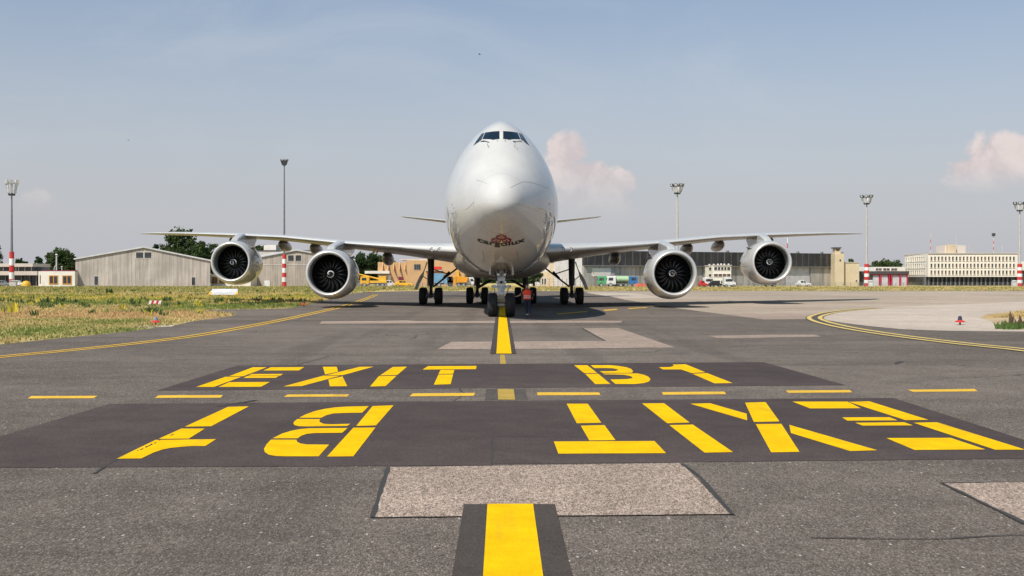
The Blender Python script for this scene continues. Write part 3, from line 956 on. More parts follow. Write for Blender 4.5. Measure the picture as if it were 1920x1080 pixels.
def pchip(xs, ys):
    xs, ys = np.array(xs, float), np.array(ys, float)
    h = np.diff(xs)
    d = np.diff(ys) / h
    m = np.zeros(len(xs))
    m[0], m[-1] = d[0], d[-1]
    for i in range(1, len(xs) - 1):
        if d[i - 1] * d[i] > 0:
            w1, w2 = 2 * h[i] + h[i - 1], h[i] + 2 * h[i - 1]
            m[i] = (w1 + w2) / (w1 / d[i - 1] + w2 / d[i])
    def f(x):
        i = int(np.clip(np.searchsorted(xs, x) - 1, 0, len(h) - 1))
        t = (x - xs[i]) / h[i]
        return ((1 + 2 * t) * (1 - t) ** 2 * ys[i] + t * (1 - t) ** 2 * h[i] * m[i] + t * t * (3 - 2 * t) * ys[i + 1] + t * t * (t - 1) * h[i] * m[i + 1])
    return f


def prof(tab):
    f = pchip([math.sqrt(a) for a, b in tab], [b for a, b in tab])
    return lambda s: f(math.sqrt(max(s, 0)))


ZT = prof([(0, 5.5), (.1, 5.97), (.25, 6.24), (.5, 6.50), (1, 6.82), (2, 7.34), (3, 7.92), (4, 8.50), (5, 9.06), (6, 9.66), (7, 10.10), (8, 10.36), (9.5, 10.54), (12, 10.6), (16, 10.5), (20, 9.95), (24, 9.15), (28, 8.75), (32, 8.68), (56, 8.65), (66, 8.55), (73, 8.1), (75, 7.6)])
ZB = prof([(0, 5.5), (.1, 5.16), (.25, 4.97), (.5, 4.74), (1, 4.42), (2, 3.94), (3, 3.54), (4, 3.20), (6, 2.72), (8, 2.42), (10, 2.25), (13, 2.14), (50, 2.14), (54, 2.35), (60, 3.5), (66, 4.9), (72, 6.3), (75, 7.0)])
WD = prof([(0, 0.0), (.1, .42), (.25, .63), (.5, .85), (1, 1.13), (2, 1.56), (3, 1.95), (4, 2.28), (6, 2.76), (8, 3.0), (10, 3.12), (12, 3.19), (15, 3.25), (48, 3.25), (54, 3.1), (60, 2.55), (66, 1.85), (72, 1.0), (75, .3)])
ZM = prof([(0, 5.5), (2, 5.62), (5, 5.75), (10, 5.85), (16, 5.8), (26, 5.42), (50, 5.4), (60, 6), (70, 7.0), (75, 7.3)])
KN = pchip([0, 2.5, 6, 9, 18, 27, 80], [0.0, 0.0, 0.30, 0.42, 0.42, 0.0, 0.0])


def section(s, n=96):
    w, zt, zb, zm = WD(s), ZT(s), ZB(s), ZM(s)
    out = []
    for k in range(n):
        a = 2 * math.pi * k / n
        c, sn = math.cos(a), math.sin(a)
        zz = zm + (zt - zm) * sn if sn >= 0 else zm + (zm - zb) * sn
        k6 = 1 - KN(s) * (0.88 * sn ** 6 + 0.235 * 4 * sn * sn * (1 - sn * sn)) if sn > 0 else 1.0
        out.append((w * c * k6, NY + s, zz))
    return out


stations = [0.0004, 0.004, 0.015, 0.035, 0.07, .12, .18, .26, .36, .48, .62, .8, 1.0, 1.25, 1.55, 1.9, 2.3]
s_ = 2.7
while s_ < 18: stations.append(s_); s_ += 0.4
while s_ < 46: stations.append(s_); s_ += 1.4
while s_ < 74.9: stations.append(s_); s_ += 1.0
mb = MB()
mb.loft([section(s) for s in stations])
fus = mb.build('fuselage', M['white'], plane, smooth=50)
FUS_BVH = BVHTree.FromPolygons([Vector(v) for v in mb.v], mb.f)
EYE = Vector((0, 0, H))


def on_skin(px, py, lift=0.012, eye=EYE):
    """point on the fuselage skin that is seen at a photo pixel"""
    d = Vector(((px - CX) / F, 1.0, (HY - py) / F)).normalized()
    loc, nrm, i, dist = FUS_BVH.ray_cast(eye, d)
    if loc is None:
        return None
    if nrm.dot(d) > 0: nrm = -nrm
    return loc + nrm * lift


def decal_poly(mb, pix, lift=0.012, sub=6, m=0):
    """polygon drawn on the skin, subdivided so that it follows the curve"""
    bm = bmesh.new()
    vs = [bm.verts.new((a, b, 0)) for a, b in pix]
    bm.faces.new(vs)
    bmesh.ops.triangulate(bm, faces=bm.faces)
    for _ in range(sub):
        ed = [e for e in bm.edges if e.calc_length() > 3.0]
        if not ed: break
        bmesh.ops.subdivide_edges(bm, edges=ed, cuts=1)
        bmesh.ops.triangulate(bm, faces=bm.faces)
    bm.verts.ensure_lookup_table()
    vs3 = []
    for v in bm.verts:
        p = on_skin(v.co.x, v.co.y, lift)
        vs3.append(p if p is not None else Vector((0, NY + 5, 5)))
    bm.verts.index_update()
    mb.add(vs3, [tuple(v.index for v in f.verts) for f in bm.faces], m)
    bm.free()


W1 = lambda pts: [(860 + x / 12.0, 220 + y / 12.0) for x, y in pts]
for pl in ([(597, 345), (700, 330), (810, 318), (918, 313), (918, 490), (850, 495), (775, 508), (700, 492), (535, 492)],
           [(1000, 313), (1110, 318), (1220, 330), (1322, 345), (1386, 492), (1220, 492), (1142, 508), (1070, 495), (1000, 490)]):
    mb = MB(); decal_poly(mb, W1(pl), 0.012); mb.build('windscreen_pane', M['glass_dark'], plane, smooth=60)
for pl in ([(578, 352), (552, 357), (478, 540), (514, 505)], [(545, 359), (522, 370), (400, 530), (330, 640), (400, 590), (470, 545)],
           [(1345, 352), (1372, 357), (1450, 530), (1404, 500)], [(1378, 359), (1405, 366), (1440, 400), (1592, 638), (1520, 590), (1456, 535)]):
    mb = MB(); decal_poly(mb, W1(pl), 0.012); mb.build('side_window', M['glass_dark'], plane, smooth=60)
for pl in ([(500, 545), (580, 530), (610, 540), (690, 565), (690, 577), (600, 550), (505, 556)], [(1215, 555), (1240, 566), (1330, 550), (1415, 550), (1415, 538), (1335, 538), (1290, 548), (1218, 545)],
           [(865, 520), (880, 540), (873, 545), (860, 528)], [(1040, 522), (1055, 530), (1050, 545), (1036, 540)]):
    mb = MB(); decal_poly(mb, W1(pl), 0.03); mb.build('wiper', M['veh_black'], plane)
for (px, py) in ((916, 275.5), (964, 275.5)):
    p = on_skin(px, py, 0.0)
    q = on_skin(px, py, 0.16)
    mb = MB(); mb.cyl(p, q, 0.02, 0.015, 8); mb.cyl(q, q + Vector((0, -0.25, 0.02)), 0.018, 0.008, 8)
    mb.build('pitot_probe', M['steel'], plane)
# hatches and vents drawn as fine joints on the lower sides
for (a, b, c, d) in ((847.5, 382, 847.5, 386), (850, 390, 853, 390.6), (846, 400.2, 852, 400.8), (853.5, 395, 853.6, 401), (1027, 382.5, 1033, 383), (1029, 401, 1036, 400.4), (1030, 380, 1030.5, 384), (905, 470, 908, 489), (905, 488, 908.5, 488.6), (969, 470, 972, 488)):
    nx, ny = -(d - b), (c - a)
    L_ = math.hypot(nx, ny); nx, ny = nx / L_ * 0.28, ny / L_ * 0.28
    mb = MB()
    decal_poly(mb, [(a + nx, b + ny), (c + nx, d + ny), (c - nx, d - ny), (a - nx, b - ny)], 0.006, 3)
    mb.build('hatch_joint', M['lens_ring'], plane)


for pl in ([(957, 352), (968, 346.5), (980, 341), (994, 341.5), (1013, 347.5), (1028, 353)], [(893, 338), (904, 340), (913, 345)], [(838.6, 388), (838.9, 397), (840.5, 408)], [(872, 393), (877, 391), (884, 384), (889, 379)]):
    mb = MB()
    for (a, b), (c, d) in zip(pl[:-1], pl[1:]):
        nx, ny = -(d - b), (c - a)
        L_ = math.hypot(nx, ny); nx, ny = nx / L_ * 0.22, ny / L_ * 0.22
        decal_poly(mb, [(a + nx, b + ny), (c + nx, d + ny), (c - nx, d - ny), (a - nx, b - ny)], 0.006, 3)
    mb.build('hatch_joint', M['veh_grey'], plane)


def lettering():
    cu = bpy.data.curves.new('lettering', 'FONT')
    cu.body = 'cargolux'
    cu.size = 1.0
    cu.offset = 0.022
    cu.resolution_u = 4
    cu.space_character = 1.0
    to = bpy.data.objects.new('lettering_source', cu)
    COL.objects.link(to)
    dg = bpy.context.evaluated_depsgraph_get()
    me = bpy.data.meshes.new_from_object(to.evaluated_get(dg))
    bpy.data.objects.remove(to)
    co = np.array([v.co[:] for v in me.vertices])
    xmin, xmax = co[:, 0].min(), co[:, 0].max()
    w = xmax - xmin
    bm = bmesh.new()
    bm.from_mesh(me)
    bmesh.ops.triangulate(bm, faces=bm.faces)
    vs, ok = [], []
    for v in bm.verts:
        u = (v.co.x - xmin) / w * 2 - 1
        px = 940 + u * 44.5
        base = 460.6 - 9.0 * u * u                         # the line of type bows around the belly
        py = base - v.co.y * 11.8
        p = on_skin(px, py, 0.02)
        vs.append(p)
    bm.verts.index_update()
    m = MB()
    m.add(vs, [tuple(v.index for v in f.verts) for f in bm.faces])
    bm.free()
    m.build('lettering', M['logo_black'], plane)
    # emblem: three stacked boxes drawn as outlined hexagons
    m = MB()
    E = lambda x, y: (820 + x / 7.71, 380 + y / 7.71)
    def hexa(cx, cy, rx, ry, ri):
        out = [E(cx + rx * math.cos(R(a)), cy + ry * math.sin(R(a))) for a in (30, 90, 150, 210, 270, 330)]
        inn = [E(cx + rx * ri * math.cos(R(a)), cy + ry * ri * math.sin(R(a))) for a in (30, 90, 150, 210, 270, 330)]
        for i in range(6):
            j = (i + 1) % 6
            decal_poly(m, [out[i], out[j], inn[j], inn[i]], 0.02, 3)
        c = E(cx, cy)
        for i in (1, 3, 5):
            a, b = inn[i], c
            nx, ny = -(b[1] - a[1]), b[0] - a[0]
            l = math.hypot(nx, ny); nx, ny = nx / l * 0.8, ny / l * 0.6
            decal_poly(m, [(a[0] + nx, a[1] + ny), (b[0] + nx, b[1] + ny), (b[0] - nx, b[1] - ny), (a[0] - nx, a[1] - ny)], 0.02, 3)
    hexa(926, 496, 84, 42, 0.66)
    hexa(852, 538, 80, 38, 0.66)
    hexa(1000, 538, 80, 38, 0.66)
    m.build('emblem', M['logo_red'], plane)


lettering()

# belly fairing
mb = MB()
fw = pchip([18.5, 20, 22, 24, 30, 40, 45, 48], [1.4, 2.2, 2.8, 3.2, 3.55, 3.6, 3.1, 1.8])
fb = pchip([18.5, 20, 23, 27, 42, 46, 48], [2.35, 2.14, 2.0, 1.93, 1.95, 2.1, 2.4])
rings = []
for s in np.linspace(18.5, 48, 40):
    w, b = fw(s), fb(s)
    ring = []
    for k in range(48):
        a = 2 * math.pi * k / 48
        c, sn = math.cos(a), math.sin(a)
        zc = 3.55
        rz = (zc - b) if sn < 0 else 0.7
        ring.append((w * math.copysign(abs(c) ** 0.85, c), NY + s, zc + rz * math.copysign(abs(sn) ** 0.85, sn)))
    rings.append(ring)
mb.loft(rings)
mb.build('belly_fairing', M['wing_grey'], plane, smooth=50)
BF_BVH = BVHTree.FromPolygons([Vector(v) for v in mb.v], mb.f)
for (px, py) in ((901, 514.5), (988, 513.2), (1003.5, 509.5), (868, 507.5)):
    pp = []
    k = 0.55 if px < 880 else 1
    for (a, b) in ((-4.6 * k, 2.2 * k), (4.6 * k, 2.2 * k), (0, -3.0 * k)):
        d = Vector(((px + a - CX) / F, 1.0, (HY - py - b) / F)).normalized()
        loc, nrm, i, dist = BF_BVH.ray_cast(EYE, d)
        if loc is not None: pp.append(loc - d * 0.03)
    if len(pp) == 3:
        mb = MB(); mb.ngon(pp); mb.build('air_scoop', M['black'], plane, fix=False)


# wings
def airfoil(n=22):
    xs = [(1 - math.cos(math.pi * i / n)) / 2 for i in range(n + 1)]
    up = [(x, 5 * (0.2969 * math.sqrt(x) - 0.1260 * x - 0.3516 * x * x + 0.2843 * x ** 3 - 0.1036 * x ** 4)) for x in xs]
    top = [(x, y * 0.52 + 0.10 * x * (1 - x) * 0.4) for x, y in up]
    bot = [(x, -y * 0.48 + 0.10 * x * (1 - x) * 0.4) for x, y in up]
    return top[::-1] + bot[1:-1]


AF = airfoil()
WST = [  # x, leading edge s, chord, chord line z at LE, thickness, twist (trailing edge drop)
    (2.6, 22.0, 16.6, 3.86, 2.05, 0.55), (3.4, 22.9, 15.6, 3.90, 1.98, 0.5), (4.5, 24.1, 14.6, 3.98, 1.72, 0.42), (7.0, 26.5, 12.9, 4.20, 1.30, 0.30), (9.5, 28.8, 11.4, 4.42, 1.04, 0.2), (11.7, 30.8, 10.1, 4.62, 0.88, 0.14),
    (14.5, 33.3, 8.9, 4.94, 0.74, 0.08), (17.0, 35.6, 8.0, 5.22, 0.64, 0.05), (20.9, 39.1, 6.9, 5.50, 0.54, 0.0), (24.5, 42.4, 6.0, 5.72, 0.44, -0.05), (28.0, 45.7, 5.2, 5.92, 0.36, -0.05), (31.0, 48.8, 4.2, 6.05, 0.27, -0.05),
    (32.6, 51.0, 3.1, 6.12, 0.17, -0.05), (33.7, 53.2, 1.9, 6.18, 0.09, -0.05), (34.2, 54.8, 0.9, 6.22, 0.04, -0.03)]


def wing_ring(st, sgn):
    x, s, c, z, th, tw = st
    return [(sgn * x, NY + s + a * c, z + b * th * (1.3 + 0.4 * min(1, max(0, x - 12) / 10)) - tw * a) for a, b in AF]


def wing(sgn):
    mb = MB()
    rings = []
    for i in range(len(WST) - 1):
        a, b = WST[i], WST[i + 1]
        k = 4
        for j in range(k):
            u = j / k
            rings.append(wing_ring(tuple(a[q] + (b[q] - a[q]) * u for q in range(6)), sgn))
    rings.append(wing_ring(WST[-1], sgn))
    mb.loft(rings)
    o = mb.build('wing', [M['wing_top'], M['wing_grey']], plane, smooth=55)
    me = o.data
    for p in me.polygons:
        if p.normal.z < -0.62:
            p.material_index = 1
    return o, BVHTree.FromPolygons([Vector(v) for v in mb.v], mb.f)


def at_x(x, key):
    xs = [w[0] for w in WST]
    return float(np.interp(x, xs, [w[key] for w in WST]))


WINGS = {}
for sgn in (-1, 1):
    o, bvh = wing(sgn)
    WINGS[sgn] = o
    # landing lights in the wing root
    for px in ((810, 824.5) if sgn < 0 else (1055.5, 1070)):
        py = 468.2
        d = Vector(((px - CX) / F, 1.0, (HY - py) / F)).normalized()
        loc, nrm, i, dist = bvh.ray_cast(EYE, d)
        if loc is None: continue
        mb = MB()
        q = Vector((0, 1, 0))
        mb.cyl(loc + q * 0.2, loc - q * 0.025, 0.155, 0.155, 20, 0)
        mb.cyl(loc - q * 0.024, loc - q * 0.03, 0.105, 0.10, 20, 1)
        mb.cyl(loc - q * 0.029, loc - q * 0.034, 0.05, 0.045, 14, 0)
        mb.build('landing_light', [M['lens_ring'], M['lamp']], o, smooth=40)
    # flap track fairings
    for (fx, ln, r, drop) in ((8.9, 5.6, 0.42, 0.55), (15.2, 5.4, 0.40, 0.50), (18.2, 5.2, 0.38, 0.45), (23.2, 4.6, 0.30, 0.34)):
        s0 = at_x(fx, 1) + at_x(fx, 2) * 0.52
        zc = at_x(fx, 3) - drop + (-0.15 if fx < 10 else 0.0)
        rings = []
        for t_ in np.linspace(0, 1, 14):
            rr = max(0.02, r * (math.sin(math.pi * min(1, t_ * 1.25 if t_ < 0.4 else 0.5 + (t_ - 0.4) / 1.2)) ** 0.6))
            rings.append([(sgn * fx + rr * math.cos(a), NY + s0 + t_ * ln, zc + rr * 1.25 * math.sin(a) - 0.25 * t_) for a in np.linspace(0, 2 * math.pi, 20, endpoint=False)])
        mb = MB(); mb.loft(rings)
        mb.build('flap_fairing', M['wing_grey'], o, smooth=50)
    # slat joint, fuel panel and warning marks near the root
for px in (701.5, 707.5):
    mb = MB()
    mb.box(P(px, 472.5, 82.2), (0.11, 0.02, 0.17))
    mb.build('warning_mark', M['yellow_obj'], WINGS[-1])

# engines (built once, copies share the meshes)
def engine_meshes():
    D = {}
    mb = MB()
    mb.lathe([(0.30, 1.612), (0.5, 1.66), (1.0, 1.715), (1.7, 1.735), (2.5, 1.71), (3.3, 1.62), (4.1, 1.50), (4.7, 1.39), (4.7, 1.34), (4.0, 1.36)], 64)
    D['engine'] = mb.mesh('engine', M['white_part'], 40)
    mb = MB()
    mb.lathe([(0.30, 1.61), (0.18, 1.575), (0.08, 1.53), (0.02, 1.485), (0.0, 1.45), (0.012, 1.415), (0.05, 1.38), (0.12, 1.345), (0.24, 1.32)], 64)
    D['inlet_lip'] = mb.mesh('inlet_lip', M['metal'], 60)
    mb = MB()
    mb.lathe([(0.24, 1.32), (0.5, 1.312), (0.8, 1.32), (1.25, 1.34), (1.9, 1.34), (1.9, 0.01)], 64, ms=[0, 0, 0, 1, 1])
    D['inlet_duct'] = mb.mesh('inlet_duct', [M['duct'], M['black']], 40)
    mb = MB()
    for k in range(18):
        a0 = 2 * math.pi * k / 18
        rows = []
        for i in range(10):
            u = i / 9
            r = 0.36 + u * 0.955
            sweep = 0.10 * math.sin(u * 2.6) - 0.26 * u * u + 0.06
            chord = (0.105 + 0.045 * math.sin(math.pi * min(1, u * 0.9))) / max(r, 0.5) * 0.98
            half = chord * 0.72
            row = []
            for (t_, yy) in ((-half, 1.10 + 0.14 * (1 - u)), (0.0, 1.20), (half, 1.33 - 0.02 * u)):
                a = a0 + sweep + t_
                row.append((r * math.cos(a), yy + 0.05 * u, r * math.sin(a)))
            rows.append(row)
        mb.loft(rows, closed=False, caps=False)
    D['fan'] = mb.mesh('fan', M['fan'], 60)
    mb = MB()
    mb.lathe([(0.52, 0.002), (0.545, 0.05), (0.66, 0.15), (0.82, 0.25), (1.0, 0.33), (1.16, 0.38), (1.3, 0.385)], 36)
    # white swirl
    prev = None
    N = 40
    for i in range(N + 1):
        u = i / N
        ang = R(70) - u * R(410)
        r = 0.05 + 0.19 * min(1.0, u * 1.7) ** 0.9
        w = 0.020 + 0.010 * math.sin(math.pi * u)
        pr = []
        for rr in (r - w, r + w):
            rr = max(rr, 0.004)
            yy = float(np.interp(rr, [0.002, 0.05, 0.15, 0.25, 0.33], [0.52, 0.545, 0.66, 0.82, 1.0])) - 0.012
            pr.append((rr * math.cos(ang), yy, rr * math.sin(ang)))
        if prev:
            mb.add([prev[0], prev[1], pr[1], pr[0]], [(0, 1, 2, 3)], 1)
        prev = pr
    D['spinner'] = mb.mesh('spinner', [M['spinner'], M['pure_white']], 50)
    mb = MB()
    mb.lathe([(3.9, 1.02), (4.7, 1.0), (5.4, 0.86), (6.2, 0.66), (6.2, 0.60), (5.2, 0.5)], 40)
    mb.lathe([(5.2, 0.5), (6.0, 0.44), (6.8, 0.24), (7.3, 0.02)], 32)
    D['exhaust_nozzle'] = mb.mesh('exhaust_nozzle', M['steel'], 40)
    return D


EM = engine_meshes()
for (ex, ey, ez) in ((-20.83, 86.5, 3.28), (-11.75, 76.3, 2.36), (11.75, 76.3, 2.36), (20.83, 86.5, 3.28)):
    sg = -1 if ex < 0 else 1
    loc = Vector((ex, ey, ez)) - plane.location
    e = link_mesh('engine', EM['engine'], plane, loc, (R(-1.5), 0, R(1.6) * sg))
    for k in ('inlet_lip', 'inlet_duct', 'fan', 'spinner', 'exhaust_nozzle'):
        link_mesh(k, EM[k], e, rot=(0, R(random.uniform(0, 20)) if k == 'fan' else (R(random.choice((0, 40, 170))) if k == 'spinner' else 0), 0))
    mb = MB()   # chine on the inboard flank
    for a in ((R(40),) if sg < 0 else (R(140),)):
        r = 1.70
        c, s = math.cos(a), math.sin(a)
        pts = [(r * c, 0.95, r * s), ((r + .05) * c, 1.1, (r + .05) * s), ((r + .28) * c, 1.9, (r + .28) * s), ((r - .02) * c, 2.35, (r - .02) * s)]
        mb.prism(pts, (0.03 * -s, 0, 0.03 * c))
    mb.build('strake', M['lens_ring'], e, local=True)
    # pylon
    ax = abs(ex)
    sle, ch, zl, th = at_x(ax, 1), at_x(ax, 2), at_x(ax, 3), at_x(ax, 4)
    prof_side = [(ey + 0.9, ez + 1.60), (ey + 1.8, ez + 1.98), (NY + sle - 0.8, zl + 0.10), (NY + sle + 0.4, zl + th * 0.22), (NY + sle + 1.4, zl), (NY + sle + ch * 0.62, zl - th * 0.30), (NY + sle + ch * 0.50, zl - th * 0.3 - 0.45), (ey + 6.4, ez + 0.75), (ey + 5.0, ez + 0.7), (ey + 2.0, ez + 1.4)]
    mb = MB()
    mb.prism([(ex - 0.29, a, b) for a, b in prof_side], (0.58, 0, 0))
    o = mb.build('pylon', M['white_part'], plane)
    bv = o.modifiers.new('bevel', 'BEVEL'); bv.width = 0.14; bv.segments = 3; bv.limit_method = 'ANGLE'
    for p in o.data.polygons: p.use_smooth = True
    o.data.set_sharp_from_angle(angle=R(60))

# tail
def surf(name, sts, vertical=False):
    mb = MB()
    rings = []
    for (a, s, c, z, th) in sts:
        if vertical:
            rings.append([(b * th, NY + s + q * c, z) for q, b in AF])
        else:
            rings.append([(a, NY + s + q * c, z + b * th) for q, b in AF])
    mb.loft(rings)
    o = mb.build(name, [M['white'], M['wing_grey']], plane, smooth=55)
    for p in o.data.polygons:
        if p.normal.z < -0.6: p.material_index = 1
    return o


for sgn in (-1, 1):
    surf('tailplane', [(sgn * 1.0, 60.5, 9.0, 7.35, 0.95), (sgn * 5.8, 65.4, 5.9, 8.02, 0.55), (sgn * 10.65, 70.3, 2.9, 8.72, 0.24), (sgn * 10.9, 71.0, 1.8, 8.78, 0.08)])
surf('tail_fin', [(0, 56.5, 12.5, 8.4, 0.9), (0, 63.5, 8.0, 14.0, 0.55), (0, 68.6, 4.2, 18.9, 0.28), (0, 69.5, 3.0, 19.2, 0.1)], True)


# landing gear
def wheel_mesh(rad, wid):
    mb = MB()
    h = wid / 2
    pr = [(-h * 0.55, rad * 0.18), (-h * 0.55, rad * 0.40), (-h * 0.85, rad * 0.44), (-h * 0.98, rad * 0.62), (-h, rad * 0.78), (-h * 0.88, rad * 0.92), (-h * 0.62, rad * 0.985), (-h * 0.33, rad),
          (-h * 0.30, rad * 0.985), (-h * 0.26, rad), (h * 0.26, rad), (h * 0.30, rad * 0.985), (h * 0.33, rad),
          (h * 0.62, rad * 0.985), (h * 0.88, rad * 0.92), (h, rad * 0.78), (h * 0.98, rad * 0.62), (h * 0.85, rad * 0.44), (h * 0.55, rad * 0.40), (h * 0.55, rad * 0.18)]
    ms = [1, 1] + [0] * 15 + [1, 1]
    mb.lathe(pr, 40, 'x', ms=ms)
    for sg in (-1, 1):
        mb.cyl((sg * h * 0.2, 0, 0), (sg * h * 0.6, 0, 0), rad * 0.2, rad * 0.16, 16, 1)
    return mb.mesh('wheel', [M['tyre'], M['hub']], 50)


NW = wheel_mesh(0.635, 0.52)
MW = wheel_mesh(0.655, 0.53)
c = Vector((0, GEAR_Y, 0))
mb = MB()
mb.cyl(c + Vector((0, 0, 0.6)), c + Vector((0, 0, 1.15)), 0.085, 0.085, 16, 1)
mb.cyl(c + Vector((0, 0, 1.1)), c + Vector((0, 0.05, 2.7)), 0.14, 0.16, 18, 0)
mb.cyl(c + Vector((0, 0, 1.55)), c + Vector((0, 0, 1.78)), 0.23, 0.23, 18, 0)
mb.cyl(c + Vector((-0.62, 0, 0.635)), c + Vector((0.62, 0, 0.635)), 0.075, 0.075, 14, 1)
mb.cyl(c + Vector((-0.17, -0.02, 0.635)), c + Vector((0.17, -0.02, 0.635)), 0.13, 0.13, 14, 1)
for sg in (-1, 1):     # upper fork legs and steering cylinders
    mb.cyl(c + Vector((sg * 0.10, 0.0, 1.75)), c + Vector((sg * 0.34, 0.0, 2.75)), 0.05, 0.05, 10, 1)
    mb.cyl(c + Vector((sg * 0.08, 0.06, 1.60)), c + Vector((sg * 0.40, -0.06, 1.60)), 0.045, 0.045, 10, 1)
    mb.cyl(c + Vector((sg * 0.33, -0.22, 1.60)), c + Vector((sg * 0.40, 0.18, 1.60)), 0.095, 0.095, 12, 0)
    mb.cyl(c + Vector((sg * 0.47, 0.02, 1.62)), c + Vector((sg * 0.52, 0.02, 1.62)), 0.05, 0.05, 10, 1)
    mb.cyl(c + Vector((sg * 0.36, 0.03, 1.55)), c + Vector((sg * 0.34, 0.1, 1.2)), 0.02, 0.02, 8, 2)
    mb.cyl(c + Vector((sg * 0.16, 0.3, 1.8)), c + Vector((sg * 0.42, 1.9, 2.75)), 0.06, 0.06, 10, 2)
mb.cyl(c + Vector((-0.30, 0.0, 2.28)), c + Vector((0.30, 0.0, 2.28)), 0.05, 0.05, 10, 1)
mb.box(c + Vector((0, -0.02, 2.72)), (0.62, 0.3, 0.22), 1)
mb.cyl(c + Vector((0, -0.10, 2.0)), c + Vector((0, -0.12, 2.75)), 0.035, 0.035, 8, 1)
mb.tube([c + Vector((0.13, -0.15, 2.6)), c + Vector((0.19, -0.18, 2.2)), c + Vector((0.15, -0.2, 1.8)), c + Vector((0.11, -0.16, 1.3)), c + Vector((0.08, -0.1, 0.8))], 0.014, 6, 2)
mb.tube([c + Vector((-0.12, -0.15, 2.5)), c + Vector((-0.20, -0.17, 2.1)), c + Vector((-0.13, -0.2, 1.75)), c + Vector((-0.1, -0.14, 1.1))], 0.014, 6, 2)
ng = mb.build('nose_gear', [M['gearpaint'], M['steel'], M['darkgear']], plane, smooth=40)
mb = MB()   # torque link: pale blue triangle plates
for (w0, w1, z0, z1, y0, y1) in ((0.26, 0.11, 1.60, 1.22, -0.26, -0.44), (0.11, 0.24, 1.20, 0.78, -0.44, -0.20)):
    mb.prism([c + Vector((-w0, y0, z0)), c + Vector((w0, y0, z0)), c + Vector((w1, y1, z1)), c + Vector((-w1, y1, z1))], (0, 0.05, 0), 0 if z0 > 1.3 else 1)
mb.cyl(c + Vector((-0.12, -0.44, 1.21)), c + Vector((0.12, -0.44, 1.21)), 0.04, 0.04, 10)
mb.build('torque_link', [M['gearpaint'], M['steel']], ng)
mb = MB()
mb.box(c + Vector((0, -0.19, 1.86)), (0.40, 0.1, 0.46)); mb.box(c + Vector((0, -0.25, 1.83)), (0.14, 0.04, 0.12), 1)
mb.build('light_bracket', [M['gearpaint'], M['black']], ng)
for (px, py, r) in ((934.3, 515, 0.088), (946.5, 515, 0.088), (932.6, 529.2, 0.085), (947, 529.2, 0.085)):
    p = P(px, py, GEAR_Y - 0.30)
    mb = MB()
    mb.cyl(p + Vector((0, 0.14, 0)), p, r * 0.7, r, 18, 0)
    mb.cyl(p + Vector((0, -0.001, 0)), p + Vector((0, -0.012, 0)), r * 0.86, r * 0.8, 18, 1)
    mb.build('taxi_light', [M['lens_ring'], M['lamp']], ng, smooth=40)
for sg in (-1, 1):
    link_mesh('wheel', NW, ng, Vector((sg * 0.465, GEAR_Y, 0.635)) - plane.location)
    mb = MB()
    mb.prism([Vector((sg * 0.52, GEAR_Y - 0.9, 2.80)), Vector((sg * 0.52, GEAR_Y + 1.2, 2.66)), Vector((sg * 0.55, GEAR_Y + 1.15, 2.12)), Vector((sg * 0.55, GEAR_Y - 0.85, 2.22))], (sg * 0.10, 0, 0))
    mb.build('gear_door', M['white'], ng)
mb = MB()      # flat belly decal, trapezoid reflection painted in its colour
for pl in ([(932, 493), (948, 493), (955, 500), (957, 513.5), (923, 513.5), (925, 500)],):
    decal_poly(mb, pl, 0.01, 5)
mb.build('belly_reflection', M['reflection_tint'], plane)


